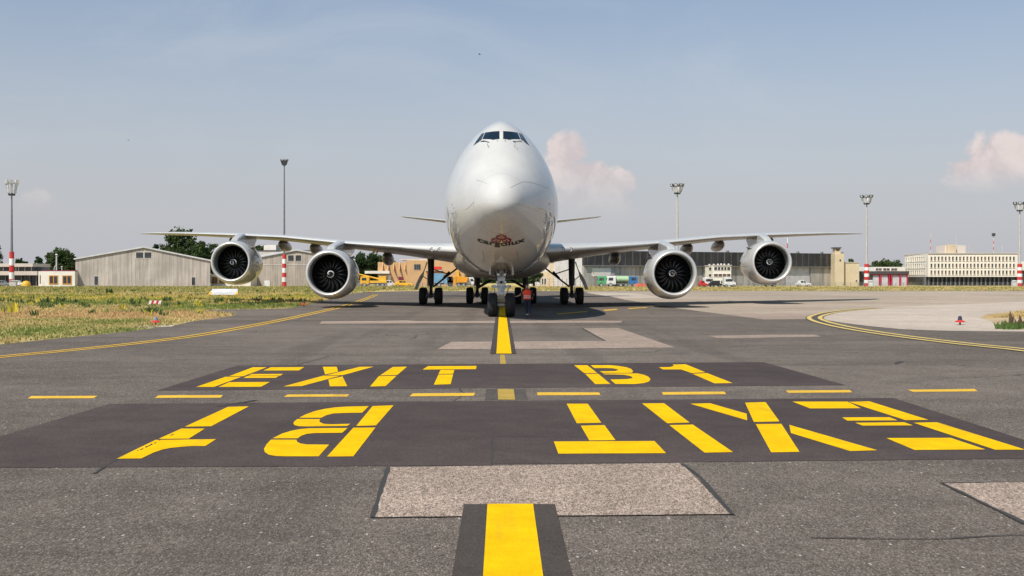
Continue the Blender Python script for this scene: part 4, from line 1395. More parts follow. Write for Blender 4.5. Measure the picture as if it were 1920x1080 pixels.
def main_gear(x, y, ztop, wing_gear):
    sg = 1 if x > 0 else -1
    c = Vector((x, y, 0))
    mb = MB()
    mb.cyl(c + Vector((0, 0, 0.62)), c + Vector((0, 0, 1.7)), 0.13, 0.13, 16, 1)
    mb.cyl(c + Vector((0, 0, 1.45)), c + Vector((0, 0, ztop)), 0.22, 0.26, 18, 0)
    mb.cyl(c + Vector((0, -0.95, 0.64)), c + Vector((0, 0.95, 0.64)), 0.16, 0.16, 14, 0)
    mb.cyl(c + Vector((0, 0, 0.60)), c + Vector((0, 0, 0.86)), 0.24, 0.2, 14, 1)
    for dy in (-0.735, 0.735):
        mb.cyl(c + Vector((-0.62, dy, 0.655)), c + Vector((0.62, dy, 0.655)), 0.085, 0.085, 14, 1)
        for s2 in (-1, 1):
            mb.cyl(c + Vector((s2 * 0.26, dy, 0.655)), c + Vector((s2 * 0.33, dy, 0.655)), 0.25, 0.25, 18, 1)
    for (a, b, r) in (((0, -0.2, 1.5), (-sg * 2.4 if wing_gear else sg * 0.2, 0.3 if wing_gear else -2.4, ztop - (0.75 if wing_gear else 0.0)), 0.07),):
        pass
    if wing_gear:
        mb.cyl(c + Vector((-sg * 0.15, 0, 1.35)), c + Vector((-sg * 2.3, 0.1, 3.0)), 0.07, 0.07, 10, 0)
        mb.cyl(c + Vector((-sg * 0.1, 0, 2.75)), c + Vector((-sg * 1.35, 0.1, 2.35)), 0.045, 0.045, 10, 0)
        mb.cyl(c + Vector((-sg * 0.95, 0.05, 2.0)), c + Vector((-sg * 1.45, 0.1, 2.55)), 0.09, 0.09, 10, 0)
        mb.cyl(c + Vector((0, 0.1, 1.6)), c + Vector((sg * 0.1, 2.4, ztop)), 0.07, 0.07, 10, 0)
    else:
        mb.cyl(c + Vector((0, 0, 1.25)), c + Vector((-sg * 1.55, 0.2, 2.15)), 0.11, 0.11, 10, 0)
        mb.cyl(c + Vector((0, -0.1, 1.3)), c + Vector((0, -2.2, 2.2)), 0.09, 0.09, 10, 0)
    mb.tube([c + Vector((sg * 0.2, -0.15, 2.2)), c + Vector((sg * 0.25, -0.25, 1.6)), c + Vector((sg * 0.16, -0.5, 0.9))], 0.022, 6, 1)
    mb.prism([c + Vector((-0.1, -0.26, 1.5)), c + Vector((0.1, -0.26, 1.5)), c + Vector((0.06, -0.5, 1.15)), c + Vector((-0.06, -0.5, 1.15))], (0, 0.05, 0), 0)
    mb.prism([c + Vector((-0.06, -0.5, 1.13)), c + Vector((0.06, -0.5, 1.13)), c + Vector((0.12, -0.3, 0.78)), c + Vector((-0.12, -0.3, 0.78))], (0, 0.05, 0), 0)
    o = mb.build('main_gear', [M['darkgear'], M['steel']], plane, smooth=40)
    for dx in (-0.6, 0.6):
        for dy in (-0.735, 0.735):
            link_mesh('wheel', MW, o, c + Vector((dx, dy, 0.655)) - plane.location)
    if wing_gear:
        mb = MB()
        pr = [(0.20, 3.30), (0.30, 3.30), (0.50, 2.55), (0.56, 2.15), (0.80, 1.70), (1.07, 1.12), (1.28, 1.18), (1.10, 1.70), (0.86, 2.18), (0.58, 2.55)]
        mb.prism([c + Vector((sg * a_, -0.75 + 0.25 * (3.3 - z_), z_)) for a_, z_ in pr], (0, 0.09, 0))
        mb.build('gear_door', M['pure_white'], o)
        mb = MB(); mb.cyl(c + Vector((sg * 0.2, 0, 1.9)), c + Vector((sg * 0.62, -0.1, 2.2)), 0.03, 0.03, 8)
        mb.build('door_rod', M['steel'], o)
    return o


for sg in (-1, 1):
    main_gear(sg * 5.5, 88.0, 3.55, True)
    main_gear(sg * 1.93, 90.4, 2.3, False)


# ------------------------------------------------------------------ ground crew member
def person():
    base = Vector((1.36, 58.75, 0))
    verts = [  # x right, y away, z ; radius
        (0.00, 0.00, 0.93, .125),    # 0 pelvis
        (0.00, -0.01, 1.10, .130),   # 1 waist
        (-0.01, 0.02, 1.28, .140),   # 2 chest
        (-0.015, 0.05, 1.43, .105),  # 3 upper chest
        (-0.02, 0.07, 1.52, .058),   # 4 neck
        (-0.02, 0.10, 1.61, .085),   # 5 head low
        (-0.02, 0.11, 1.70, .092),   # 6 head
        (-0.02, 0.11, 1.765, .062),  # 7 crown
        (-0.17, 0.05, 1.43, .070),   # 8 L shoulder
        (-0.30, 0.08, 1.26, .050),   # 9 L upper arm
        (-0.37, 0.13, 1.16, .042),   # 10 L elbow
        (-0.50, 0.24, 1.10, .035),   # 11 L forearm
        (-0.60, 0.32, 1.08, .027),   # 12 L wrist
        (-0.66, 0.36, 1.08, .030),   # 13 L palm
        (0.15, 0.05, 1.43, .070),    # 14 R shoulder
        (0.26, 0.00, 1.28, .050),    # 15
        (0.33, -0.04, 1.18, .042),   # 16 R elbow
        (0.27, 0.05, 1.05, .035),    # 17
        (0.22, 0.11, 0.97, .027),    # 18 wrist
        (0.19, 0.15, 0.93, .030),    # 19 palm
        (-0.09, 0.00, 0.86, .100),   # 20 L hip
        (-0.07, 0.05, 0.66, .083),
        (-0.04, 0.09, 0.48, .062),   # 22 L knee
        (-0.02, 0.05, 0.28, .056),
        (0.00, 0.02, 0.10, .042),    # 24 L ankle
        (0.00, 0.10, 0.045, .040),
        (0.00, 0.19, 0.035, .034),   # 26 L toe
        (0.09, 0.00, 0.86, .100),    # 27 R hip
        (0.10, -0.02, 0.66, .083),
        (0.11, -0.05, 0.48, .062),   # 29 R knee
        (0.13, -0.20, 0.34, .056),
        (0.16, -0.33, 0.23, .042),   # 31 R ankle (heel up behind)
        (0.165, -0.32, 0.13, .040),
        (0.17, -0.28, 0.05, .034),   # 33 R toe
    ]
    edges = [(0, 1), (1, 2), (2, 3), (3, 4), (4, 5), (5, 6), (6, 7), (3, 8), (8, 9), (9, 10), (10, 11), (11, 12), (12, 13), (3, 14), (14, 15), (15, 16), (16, 17), (17, 18), (18, 19),
             (0, 20), (20, 21), (21, 22), (22, 23), (23, 24), (24, 25), (25, 26), (0, 27), (27, 28), (28, 29), (29, 30), (30, 31), (31, 32), (32, 33)]
    bone = {}
    def fingers(palm, fwd, side, thumb):
        fwd, side = Vector(fwd).normalized(), Vector(side).normalized()
        up = fwd.cross(side).normalized()
        p = Vector(verts[palm][:3])
        for k, ln in enumerate((0.075, 0.085, 0.078, 0.062)):
            a = p + fwd * 0.02 + side * (-0.03 + 0.02 * k)
            b = a + fwd * ln * 0.6 - up * 0.01
            d = b + fwd * ln * 0.3 - up * 0.03
            i = len(verts)
            verts.extend([(*a, .011), (*b, .0095), (*d, .008)])
            edges.extend([(palm, i), (i, i + 1), (i + 1, i + 2)])
        a = p - side * 0.035 * thumb - fwd * 0.01
        b = a - side * 0.025 * thumb + fwd * 0.035
        i = len(verts)
        verts.extend([(*a, .012), (*b, .0095)])
        edges.extend([(palm, i), (i, i + 1)])
    fingers(13, (-0.6, 0.5, 0.05), (0, 0.1, -1), 1)
    fingers(19, (-0.3, 0.4, -0.5), (0.5, 0.5, 0.2), 1)

    def skinned(vs, es, lvl=2):
        me = bpy.data.meshes.new('skeleton')
        me.from_pydata([v[:3] for v in vs], es, [])
        o = bpy.data.objects.new('skeleton', me)
        COL.objects.link(o)
        o.modifiers.new('Skin', 'SKIN')
        for i, v in enumerate(vs):
            me.skin_vertices[0].data[i].radius = (v[3], v[3])
            me.skin_vertices[0].data[i].use_root = (i == 0)
        sb = o.modifiers.new('Sub', 'SUBSURF'); sb.levels = lvl; sb.render_levels = lvl
        dg = bpy.context.evaluated_depsgraph_get()
        out = bpy.data.meshes.new_from_object(o.evaluated_get(dg))
        bpy.data.objects.remove(o)
        return out
    me = skinned(verts, edges)
    me.name = 'person'
    # widen the trunk: shoulders broader than deep
    for v in me.vertices:
        x, y, z = v.co
        if 0.95 < z < 1.5 and abs(x) < 0.24:
            v.co.x = x * 1.28
        if z > 1.55: v.co.x = -0.02 + (x + 0.02) * 0.88
    me.materials.clear()
    for k in ('skin', 'shirt', 'navy', 'boot', 'hair'): me.materials.append(M[k])
    for p in me.polygons:
        cpt = p.center
        x, y, z = cpt
        mi = 0
        if abs(x) < 0.24 and z < 0.98 and not (x > 0.17 and z > 0.86 and y > 0.08): mi = 2
        elif z < 1.5 and abs(x) < 0.34 and z > 0.96 and not (x > 0.18 and z < 1.14 and y > 0.02): mi = 1
        if z < 0.085 or (x > 0.12 and z < 0.21 and y < -0.2): mi = 3
        if z > 1.52: mi = 0
        p.material_index = mi
        p.use_smooth = True
    o = link_mesh('person', me, None, base)
    tag(o, 'person in orange red safety vest and navy trousers reaching toward the nose wheel', 'person')
    # head details face away from the camera: hair cap, ears, nose, eyes
    mb = MB()
    hc = Vector((-0.02, 0.105, 1.69))
    rings = []
    for th in np.linspace(0.02, 1.75, 10):
        rings.append([(hc.x + 0.088 * math.sin(th) * math.cos(a), hc.y - 0.004 + 0.103 * math.sin(th) * math.sin(a), hc.z + 0.005 + 0.108 * math.cos(th) + (0.075 * max(0, math.sin(a)) * max(0, th - 1.0))) for a in np.linspace(0, 2 * math.pi, 20, endpoint=False)])
    mb.loft(rings, caps=False)
    mb.build('hair', M['hair'], o, smooth=60, local=True)
    mb = MB()
    for sg in (-1, 1):
        mb.cyl((hc.x + sg * 0.074, hc.y + 0.0, hc.z - 0.03), (hc.x + sg * 0.094, hc.y - 0.012, hc.z - 0.028), 0.026, 0.022, 12)
    mb.cyl((hc.x, hc.y + 0.075, hc.z - 0.005), (hc.x, hc.y + 0.118, hc.z - 0.04), 0.010, 0.017, 10)
    mb.build('face', M['skin'], o, smooth=50, local=True)
    mb = MB()
    for sg in (-1, 1):
        mb.lathe([(-0.012, 0.001), (-0.008, 0.009), (0, 0.012), (0.008, 0.009), (0.012, 0.001)], 10, 'y', (hc.x + sg * 0.032, hc.y + 0.083, hc.z + 0.005))
    mb.box((hc.x, hc.y + 0.091, hc.z - 0.068), (0.045, 0.008, 0.01))
    mb.build('eyes_and_mouth', M['hair'], o, smooth=50, local=True)
    # vest: shell around the trunk with tape bands
    mb = MB()
    zs = np.linspace(0.93, 1.475, 14)
    rings = []
    for z in zs:
        w = float(np.interp(z, [0.93, 1.1, 1.3, 1.42, 1.475], [0.195, 0.195, 0.225, 0.215, 0.13]))
        dp = float(np.interp(z, [0.93, 1.1, 1.3, 1.42, 1.475], [0.150, 0.152, 0.168, 0.145, 0.10]))
        cy = float(np.interp(z, [0.93, 1.1, 1.28, 1.43, 1.5], [0.0, -0.005, 0.02, 0.05, 0.07]))
        rings.append([(-0.01 + w * math.copysign(abs(math.cos(a)) ** 0.8, math.cos(a)), cy + dp * math.sin(a), z + 0.006 * math.sin(3 * a)) for a in np.linspace(0, 2 * math.pi, 28, endpoint=False)])
    mb.loft(rings, caps=False)
    ob = mb.build('vest', [M['vest'], M['reflect']], o, smooth=60, local=True)
    for p in ob.data.polygons:
        z = p.center.z
        if 1.005 < z < 1.045 or 1.09 < z < 1.13: p.material_index = 1
    sl = ob.modifiers.new('cloth', 'SOLIDIFY'); sl.thickness = 0.012
    mb = MB()
    mb.cyl((0.0, -0.03, 0.13), (0.0, -0.035, 0.18), 0.058, 0.06, 14)
    mb.build('reflective_cuff', M['reflect'], o, smooth=50, local=True)


person()


# ------------------------------------------------------------------ buildings
def wall_frame(p0, p1):
    """local frame of a wall standing on the ground from p0 to p1 (seen from the camera, left to right)"""
    p0, p1 = Vector((p0[0], p0[1], 0)), Vector((p1[0], p1[1], 0))
    ux = (p1 - p0).normalized()
    out = Vector((ux.y, -ux.x, 0))
    return p0, p1, ux, out


class Wall:
    def __init__(s, pxl, dl, pxr, dr):
        s.p0, s.p1, s.ux, s.out = wall_frame((X(pxl, dl), dl), (X(pxr, dr), dr))
        s.len = (s.p1 - s.p0).length

    def u(s, px):
        """distance along the wall seen at a photo column"""
        k = (px - CX) / F
        den = s.ux.x - k * s.ux.y
        return (k * s.p0.y - s.p0.x) / den

    def z(s, px, py):
        d = (s.p0 + s.ux * s.u(px)).y
        return Zh(py, d)

    def pt(s, u, z, o=0.0):
        return s.p0 + s.ux * u + Vector((0, 0, z)) + s.out * o

    def slab(s, mb, u0, u1, z0, z1, o0, o1, m=0):
        mb.prism([s.pt(u0, z0, o0), s.pt(u1, z0, o0), s.pt(u1, z1, o0), s.pt(u0, z1, o0)], s.out * (o1 - o0), m)

    def block(s, name, mats, parent, px0, px1, py0, py1, depth=0.25, proud=0.0, base=None):
        u0, u1 = s.u(px0), s.u(px1)
        pm_ = (px0 + px1) / 2
        z0 = s.z(pm_, py1) if base is None else base
        z1 = s.z(pm_, py0)
        mb = MB()
        s.slab(mb, u0, u1, max(z0, 0.0), z1, proud, proud - depth)
        return mb.build(name, mats, parent)

    def window(s, parent, px0, px1, py0, py1, glass='window', frame='white_wall', mull=1, name='window', fr=0.09):
        """framed window standing slightly proud of the wall: frame is the part, pane its sub-part"""
        u0, u1 = s.u(px0), s.u(px1)
        pm_ = (px0 + px1) / 2
        z0, z1 = max(s.z(pm_, py1), 0.05), s.z(pm_, py0)
        mb = MB()
        s.slab(mb, u0 - fr, u1 + fr, z1, z1 + fr, 0.06, -0.1)
        s.slab(mb, u0 - fr, u1 + fr, z0 - fr, z0, 0.08, -0.1)
        s.slab(mb, u0 - fr, u0, z0, z1, 0.06, -0.1)
        s.slab(mb, u1, u1 + fr, z0, z1, 0.06, -0.1)
        for k in range(1, mull + 1):
            um = u0 + (u1 - u0) * k / (mull + 1)
            s.slab(mb, um - fr * 0.5, um + fr * 0.5, z0, z1, 0.05, -0.1)
        w = mb.build(name, M[frame], parent)
        mb = MB()
        s.slab(mb, u0 + 0.002, u1 - 0.002, z0 + 0.002, z1 - 0.002, 0.015, -0.08)
        mb.build('pane', M[glass], w)
        return w


def gable_shed(name, label, pxl, dl, pxr, dr, apx, zeL, zap, zeR, back, wall_m, roof_m, side_m):
    w = Wall(pxl, dl, pxr, dr)
    t = thing(name, (w.p0 + w.p1) / 2, label, 'hangar')
    ua = w.u(apx)
    mb = MB()
    back = Vector(back)
    f = [w.pt(0, 0), w.pt(w.len, 0), w.pt(w.len, zeR), w.pt(ua, zap), w.pt(0, zeL)]
    b = [p + back for p in f]
    mb.add(f + b, [(0, 1, 2, 3, 4), (9, 8, 7, 6, 5)], 0)
    mb.add([f[0], f[4], b[4], b[0]], [(0, 1, 2, 3)], 1)
    mb.add([f[1], f[2], b[2], b[1]], [(0, 1, 2, 3)], 1)
    mb.build('wall', [M[wall_m], M[side_m]], t)
    mb = MB()
    ov = w.out * 0.35
    for (a, c) in ((f[4], f[3]), (f[3], f[2])):
        e = (c - a).normalized() * 0.3
        a2 = a - e if a is f[4] else a
        c2 = c + e if c is f[2] else c
        up = Vector((0, 0, 0.34))
        lift = Vector((0, 0, 0.003))
        mb.add([a2 + ov + lift, c2 + ov + lift, c2 + ov + up, a2 + ov + up, a2 + back + lift, c2 + back + lift, c2 + back + up, a2 + back + up],
               [(0, 1, 2, 3), (7, 6, 5, 4), (0, 4, 5, 1), (3, 2, 6, 7), (0, 3, 7, 4), (1, 5, 6, 2)])
    mb.build('roof', M[roof_m], t)
    return t, w


# left corrugated hangar
t, w = gable_shed('hangar', 'grey corrugated hangar with low gable roof behind the meadow, left of the outer engine', 141.5, 270, 394, 272, 269.6, Zh(486.5, 270), Zh(464.5, 271), Zh(489.5, 272), (-10.5, 38, 0), 'shed', 'roofwhite', 'shed_white')
w.window(t, 255, 269, 473, 484, 'window', 'white_wall', 0)
w.window(t, 271, 284, 473, 484, 'window', 'white_wall', 0)
w.window(t, 177, 184, 518, 534.5, 'window', 'shed_white', 0)
w.window(t, 359.5, 366, 520, 535, 'window', 'shed_white', 0)
# second hangar
t, w = gable_shed('hangar', 'grey ribbed hangar with twin window in its gable, standing between the two left engines', 470, 283, 664, 285, 556, Zh(486, 283), Zh(470, 284), Zh(488, 285), (-14, 40, 0), 'shed2', 'roofwhite', 'shed_white')
w.window(t, 540, 551, 478.5, 489.5, 'window', 'white_wall', 0)
w.window(t, 554, 565, 478.5, 489.5, 'window', 'white_wall', 0)
w.window(t, 471.5, 476, 527, 535, 'window', 'shed_white', 0)
w.block('gable_trim', M['shed_white'], t, 472, 662, 496.2, 497.2, 0.15, 0.06)
ob = Wall(496, 278, 506, 278).block('storage_box', M['veh_white'], None, 496, 506, 526, 537, 1.2)
tag(ob, 'small white box against the hangar between the two left engines', 'box')
# white house with roof blocks behind second hangar
w = Wall(476, 330, 640, 330)
t = thing('flat_building', w.pt(w.len / 2, 0), 'pale flat roofed building showing above the second hangar roof', 'building')
w.block('wall', M['band_wall'], t, 476, 640, 470, 540, 12, 0, 0)
w.block('roof_hut', M['white_wall'], t, 492, 515, 459, 469.5, 6, -2, Zh(470, 330))
w.block('parapet', M['darkroof'], t, 476, 640, 469, 470.2, 12.4, 0.2)

# white annex with orange framed windows
w = Wall(85.5, 268, 140, 268)
t = thing('annex', w.pt(w.len / 2, 0), 'low white annex with two orange framed windows beside the left hangar', 'building')
w.block('wall', M['white_wall'], t, 72, 140.5, 508.6, 540, 9, 0, 0)
w.block('parapet', M['maroon'], t, 76, 139, 506.8, 508.5, 8.5, -0.3)
w.window(t, 93.5, 107.5, 518, 531.5, 'window', 'orange_frame', 1, 'window', 0.22)
w.window(t, 118.5, 133, 518, 531.5, 'window', 'orange_frame', 1, 'window', 0.22)
w.block('door', M['window_brown'], t, 74.5, 76.5, 516, 532, 0.2, 0.02)
mb = MB()
p = P(106, 508, 273)
mb.cyl(p, p + Vector((0, 0, 3.9)), 0.17, 0.17, 12); mb.cyl(p + Vector((0, 0, 3.9)), p + Vector((0, 0, 4.15)), 0.34, 0.2, 12)
mb.tube([P(101.5, 508, 273), P(102, 501, 273), P(104, 498.5, 273), P(106, 498, 273)], 0.1, 8)
mb.build('chimney', M['roofwhite'], t, smooth=40)
mb = MB()
p = P(116, 508, 272); mb.cyl(p, p + Vector((0, 0, 0.9)), 0.1, 0.1, 10); mb.cyl(p + Vector((0, 0, 0.9)), p + Vector((0, 0, 1.15)), 0.24, 0.2, 10)
mb.build('roof_vent', M['roofwhite'], t, smooth=40)
# similar annex between hangars
w = Wall(394, 276, 470, 276)
t = thing('annex', w.pt(w.len / 2, 0), 'low white annex with brown windows partly behind the outer left engine', 'building')
w.block('wall', M['white_wall'], t, 395, 470, 514, 540, 8, 0, 0)
for a in (398, 412, 440): w.window(t, a, a + 9, 520, 531, 'window_brown', 'orange_frame', 1, 'window', 0.15)
# two storey terminal at far left
w = Wall(-60, 292, 63, 292)
t = thing('terminal', w.pt(w.len / 2, 0), 'two storey building with pale bands and dark window rows at the far left', 'building')
w.block('ground_floor', M['window'], t, -60, 71, 516, 540, 10, -1.2, 0)
w.block('balcony_band', M['band_wall'], t, -60, 71, 508.5, 516, 11.5, 0.4)
w.block('upper_floor', M['window'], t, -60, 62, 500, 508.6, 10, -0.8)
w.block('roof_band', M['band_wall'], t, -60, 62.5, 494, 500.2, 11.5, 0.4)
for px in (-20, -8, 4, 16, 28, 33, 45, 57):
    w.block('mullion', M['band_wall'], t, px - 0.5, px + 0.5, 500, 508.6, 0.4, -0.55)
for px in (-24, -6, 8, 38, 54, 66):
    w.block('column', M['veh_grey'], t, px - 0.6, px + 0.6, 516, 540, 0.4, -0.6, 0)
# yellow dome shelter
mb = MB()
c = Vector((X(49, 262), 262, 0))
prof_ = [(0.0, 1.02), (0.55, 1.02), (0.95, 0.88), (1.28, 0.55), (1.40, 0.02)]
mb.lathe(prof_, 20, 'z', c)
tag(mb.build('dome_tank', M['yellow_obj'], smooth=40), 'small yellow domed tank in front of the far left terminal', 'tank')

# tan workshop building behind the left wing
w = Wall(688, 275, 872, 275)
t = thing('workshop', w.pt(w.len / 2, 0), 'tan workshop building with sawtooth fins seen under the left wing', 'building')
w.block('left_wall', M['tan'], t, 708, 762, 491.5, 540, 14, -0.5, 0)
w.block('right_wall', M['tan'], t, 762.2, 871, 488, 540, 14, 0, 0)
w.block('canopy', M['white_wall'], t, 685, 731, 508, 513, 3, 1.2)
w.block('low_wall', M['white_wall'], t, 709, 733, 516, 540, 0.5, -0.2, 0)
w.block('roof_block', M['band_wall'], t, 748, 800, 485.5, 488, 10, -1)
for k in range(5):
    px = 716.5 + k * 10.6
    u0 = w.u(px); zb, zt = w.z(px, 506.5), w.z(px, 492.5)
    mb = MB()
    mb.prism([w.pt(u0, zb, -0.5), w.pt(u0, zb, 0.75), w.pt(u0, zt, -0.45), w.pt(u0, zt, -0.5)], w.ux * 0.18)
    mb.build('fin', M['tan'], t)
w.window(t, 777, 788, 496, 505, 'window', 'veh_grey', 2)
w.window(t, 714, 719, 519, 526, 'window_brown', 'tan', 0)
w.window(t, 722, 725.5, 519, 526, 'window_brown', 'tan', 0)
w.block('door', M['maroon'], t, 746.8, 755, 519, 534, 0.3, 0.05, 0)
w.block('gate', M['veh_black'], t, 801, 822, 515, 534, 0.3, 0.05, 0)
w.block('sign_band', M['red'], t, 812, 828, 500, 505, 0.3, 0.15)
w.block('yellow_pillar', M['yellow_obj'], t, 856, 861, 508, 525, 0.6, 0.6)
w.block('door_canopy', M['band_wall'], t, 798, 830, 506.5, 508, 1.2, 1.2)
# tan building behind the nose, right
w = Wall(1013, 280, 1095, 276)
t = thing('workshop', w.pt(w.len / 2, 0), 'pale tan building right of the nose wheel, behind the right wing gear', 'building')
w.block('low_wall', M['tan_pale'], t, 1013.5, 1030, 509, 540, 12, 0, 0)
w.block('high_wall', M['tan_pale'], t, 1030.2, 1094, 492, 540, 14, 0.1, 0)
for (a, b) in ((1016, 1019), (1020.5, 1024)):
    w.window(t, a, b, 522, 533, 'window', 'white_wall', 0)
w.window(t, 1016, 1018.5, 512, 517, 'window', 'white_wall', 0)
w.window(t, 1040, 1046, 527, 533, 'window', 'tan', 0)
w.block('roof_edge', M['darkroof'], t, 1030, 1094.3, 490.8, 492, 14.2, 0.25)

# the long hangar
w = Wall(1094, 266, 1566.5, 302)
t = thing('long_hangar', w.pt(w.len / 2, 0), 'long hangar with dark ribbed upper band and grey sliding doors behind the right wing', 'hangar')
zt, zf = 8.55, 5.05
mb = MB(); w.slab(mb, 0, w.len, 0, zt - 0.4, -0.6, -28); mb.build('wall', M['shed_white'], t)
mb = MB(); w.slab(mb, 0, w.len, zf, zt, 0.45, -0.58)
o = mb.build('upper_band', M['fascia'], t)
nd = 9
for k in range(nd):
    mb = MB()
    u0, u1 = w.len * k / nd, w.len * (k + 1) / nd
    w.slab(mb, u0 + 0.05, u1 - 0.05, 0.02, zf - 0.05, -0.05 - 0.2 * (k % 2), -0.45)
    mb.build('sliding_door', M['doorgrey'] if k != 7 else M['garage'], t)
    mb = MB()
    w.slab(mb, u1 - 0.05, u1 + 0.05, 0.02, zf - 0.05, 0.0, -0.5)
    mb.build('door_joint', M['veh_grey'], t)
w.block('lower_panel', M['white_wall'], t, 1110, 1145, 503, 518, 0.1, 0.02)
mb = MB(); w.slab(mb, 0, w.len, zf - 0.2, zf, 0.5, 0.44); mb.build('door_track', M['veh_grey'], t)
for px in (1180, 1270, 1368, 1450, 1500, 1545):
    u = w.u(px); mb = MB(); w.slab(mb, u - 0.25, u + 0.25, zt, zt + 0.45, -0.5, -1.2)
    mb.build('roof_vent', M['veh_grey'], t)

# cream tower and annex on its right
w = Wall(1565.5, 297, 1582.5, 297)
t = thing('brick_tower', w.pt(w.len / 2, 0), 'slim cream tower with a small lookout cabin at the right end of the long hangar', 'tower')
w.block('shaft', M['cream'], t, 1565.5, 1582.5, 475.5, 540, 4, 0, 0)
w.block('lookout', M['tan_pale'], t, 1567, 1577, 465.5, 475.5, 2.2, -0.6)
w.block('lookout_roof', M['darkroof'], t, 1564.5, 1578.5, 463.5, 465.6, 2.8, -0.3)
w.block('slit_window', M['window'], t, 1574, 1577, 486.5, 490, 0.2, 0.03)
w.block('lookout_window', M['window_brown'], t, 1569, 1575, 466.8, 470.5, 0.2, -0.56)
w.block('railing', M['veh_grey'], t, 1577.4, 1582.3, 472.6, 475.3, 0.1, -0.2)
w = Wall(1582.6, 298, 1611, 298)
t = thing('cream_annex', w.pt(w.len / 2, 0), 'plain cream block between the slim tower and the red trimmed fire station', 'building')
w.block('wall', M['cream'], t, 1582.8, 1611, 492.5, 540, 10, 0, 0)
w.block('roof_edge', M['band_wall'], t, 1582.8, 1611.4, 491.4, 492.5, 10.2, 0.15)
w.window(t, 1604.5, 1607, 525, 528, 'window', 'band_wall', 0)
# fire station
w = Wall(1612, 300, 1703, 300)
t = thing('fire_station', w.pt(w.len / 2, 0), 'low fire station with crimson door frames, white shutters and a dark flat roof', 'building')
w.block('wall', M['veh_grey'], t, 1612, 1702, 514, 540, 10, -0.5, 0)
w.block('roof_band', M['darkroof'], t, 1612, 1703, 508.5, 514.2, 11, 0.4)
w.block('trim_band', M['magenta'], t, 1629, 1703, 514.3, 515.6, 0.5, 0.2)
for (a, b) in ((1637, 1648), (1653, 1665), (1673, 1686), (1689.5, 1700)):
    w.block('shutter', M['garage'], t, a, b, 515.8, 540, 0.3, -0.1, 0)
for (a, b) in ((1648.8, 1651.6), (1666, 1668.2), (1670, 1672.2), (1686.4, 1688.6), (1700.3, 1702)):
    w.block('door_frame', M['magenta'], t, a, b, 513.9, 540, 0.6, 0.25, 0)
w.block('window_band', M['window'], t, 1613, 1628, 516, 528, 0.3, -0.3)
w2 = Wall(1611, 312, 1700, 312)
t = thing('flat_building', w2.pt(w2.len / 2, 0), 'white upper storey showing above the fire station roof', 'building')
w2.block('wall', M['white_wall'], t, 1611, 1697, 500.5, 540, 10, 0, 0)
for (a, b) in ((1642, 1653), (1656, 1668), (1671, 1682)):
    w2.window(t, a, b, 503, 507.5, 'window_brown', 'white_wall', 1)

# office block
wl = Wall(1696.5, 322, 1740, 300)
wr = Wall(1740, 300, 1908, 300)
t = thing('office_block', wr.pt(wr.len / 2, 0), 'cream office block with three rows of small windows above a dark ground floor', 'building')
zt, zb = Zh(475.5, 300), Zh(519, 300)
mb = MB()
back = Vector((0, 16, 0))
far = lambda p, k=1.0: p + Vector((p.x / p.y * 14 * k, 14 * k, 0))
base_pts = [wl.p0, wl.p1, wr.p1, wr.p1 + back, far(wl.p0)]
mb.prism([p + Vector((0, 0, zb)) for p in base_pts], (0, 0, zt - zb))
mb.build('wall', M['office_wall'], t)
mb = MB()
mb.prism([p + Vector((0, 1.5, 0)) for p in (wl.p0, wl.p1, wr.p1, wr.p1 + back * 0.8, far(wl.p0, 0.8))], (0, 0, zb - 0.004))
mb.build('ground_floor', M['window'], t)
mb = MB()
mb.prism([p + Vector((0, 0, zt + 0.003)) for p in (wl.p0 + Vector((-0.2, -0.1, 0)), wl.p1 + Vector((0, -0.25, 0)), wr.p1 + Vector((0.2, -0.2, 0)), wr.p1 + back, far(wl.p0))], (0, 0, 0.18))
mb.build('cornice', M['band_wall'], t)
rows = ((481, 488.8), (494.2, 501.8), (507, 514.2))


def office_window(w, px0, px1, py0, py1):
    u0, u1 = w.u(px0), w.u(px1)
    z0, z1 = Zh(py1, 300), Zh(py0, 300)
    mb = MB()
    w.slab(mb, u0, u1, z0, z1, 0.012, -0.05, 0)
    w.slab(mb, u0 - 0.07, u0, z0 - 0.03, z1, 0.13, -0.05, 1)
    w.slab(mb, u1, u1 + 0.07, z0 - 0.03, z1, 0.13, -0.05, 1)
    w.slab(mb, u0 - 0.07, u1 + 0.07, z1, z1 + 0.05, 0.16, -0.05, 1)
    w.slab(mb, u0 - 0.1, u1 + 0.1, z0 - 0.10, z0 - 0.03, 0.16, -0.05, 1)
    mb.build('window', [M['window_brown'] if random.random() < 0.6 else M['window'], M['office_wall']], t)


for (a, b) in rows:
    for k in range(9):
        px = 1700 + k * 4.05
        office_window(wl, px, px + 1.9, a, b)
    for k in range(24):
        px = 1744.5 + k * 6.72
        office_window(wr, px, px + 3.1, a, b)
wr.block('penthouse', M['band_wall'], t, 1783, 1822, 459, 475.3, 6, -4)
wr.block('penthouse_tower', M['tan_pale'], t, 1785, 1801, 458, 475.2, 1, -3)
mb = MB()
for px in np.linspace(1780, 1824, 12):
    p = P(px, 475, 301); mb.cyl(p, P(px, 460, 301), 0.04, 0.04, 6)
mb.cyl(P(1780, 462, 301), P(1824, 462, 301), 0.04, 0.04, 6)
mb.build('roof_railing', M['mast_pale'], t)
for k in range(20):
    px = 1744 + k * 8.2
    mb = MB()
    wr.slab(mb, wr.u(px) - 0.12, wr.u(px) + 0.12, 0, zb - 0.01, -0.8, -1.1)
    mb.build('column', M['veh_grey'], t)
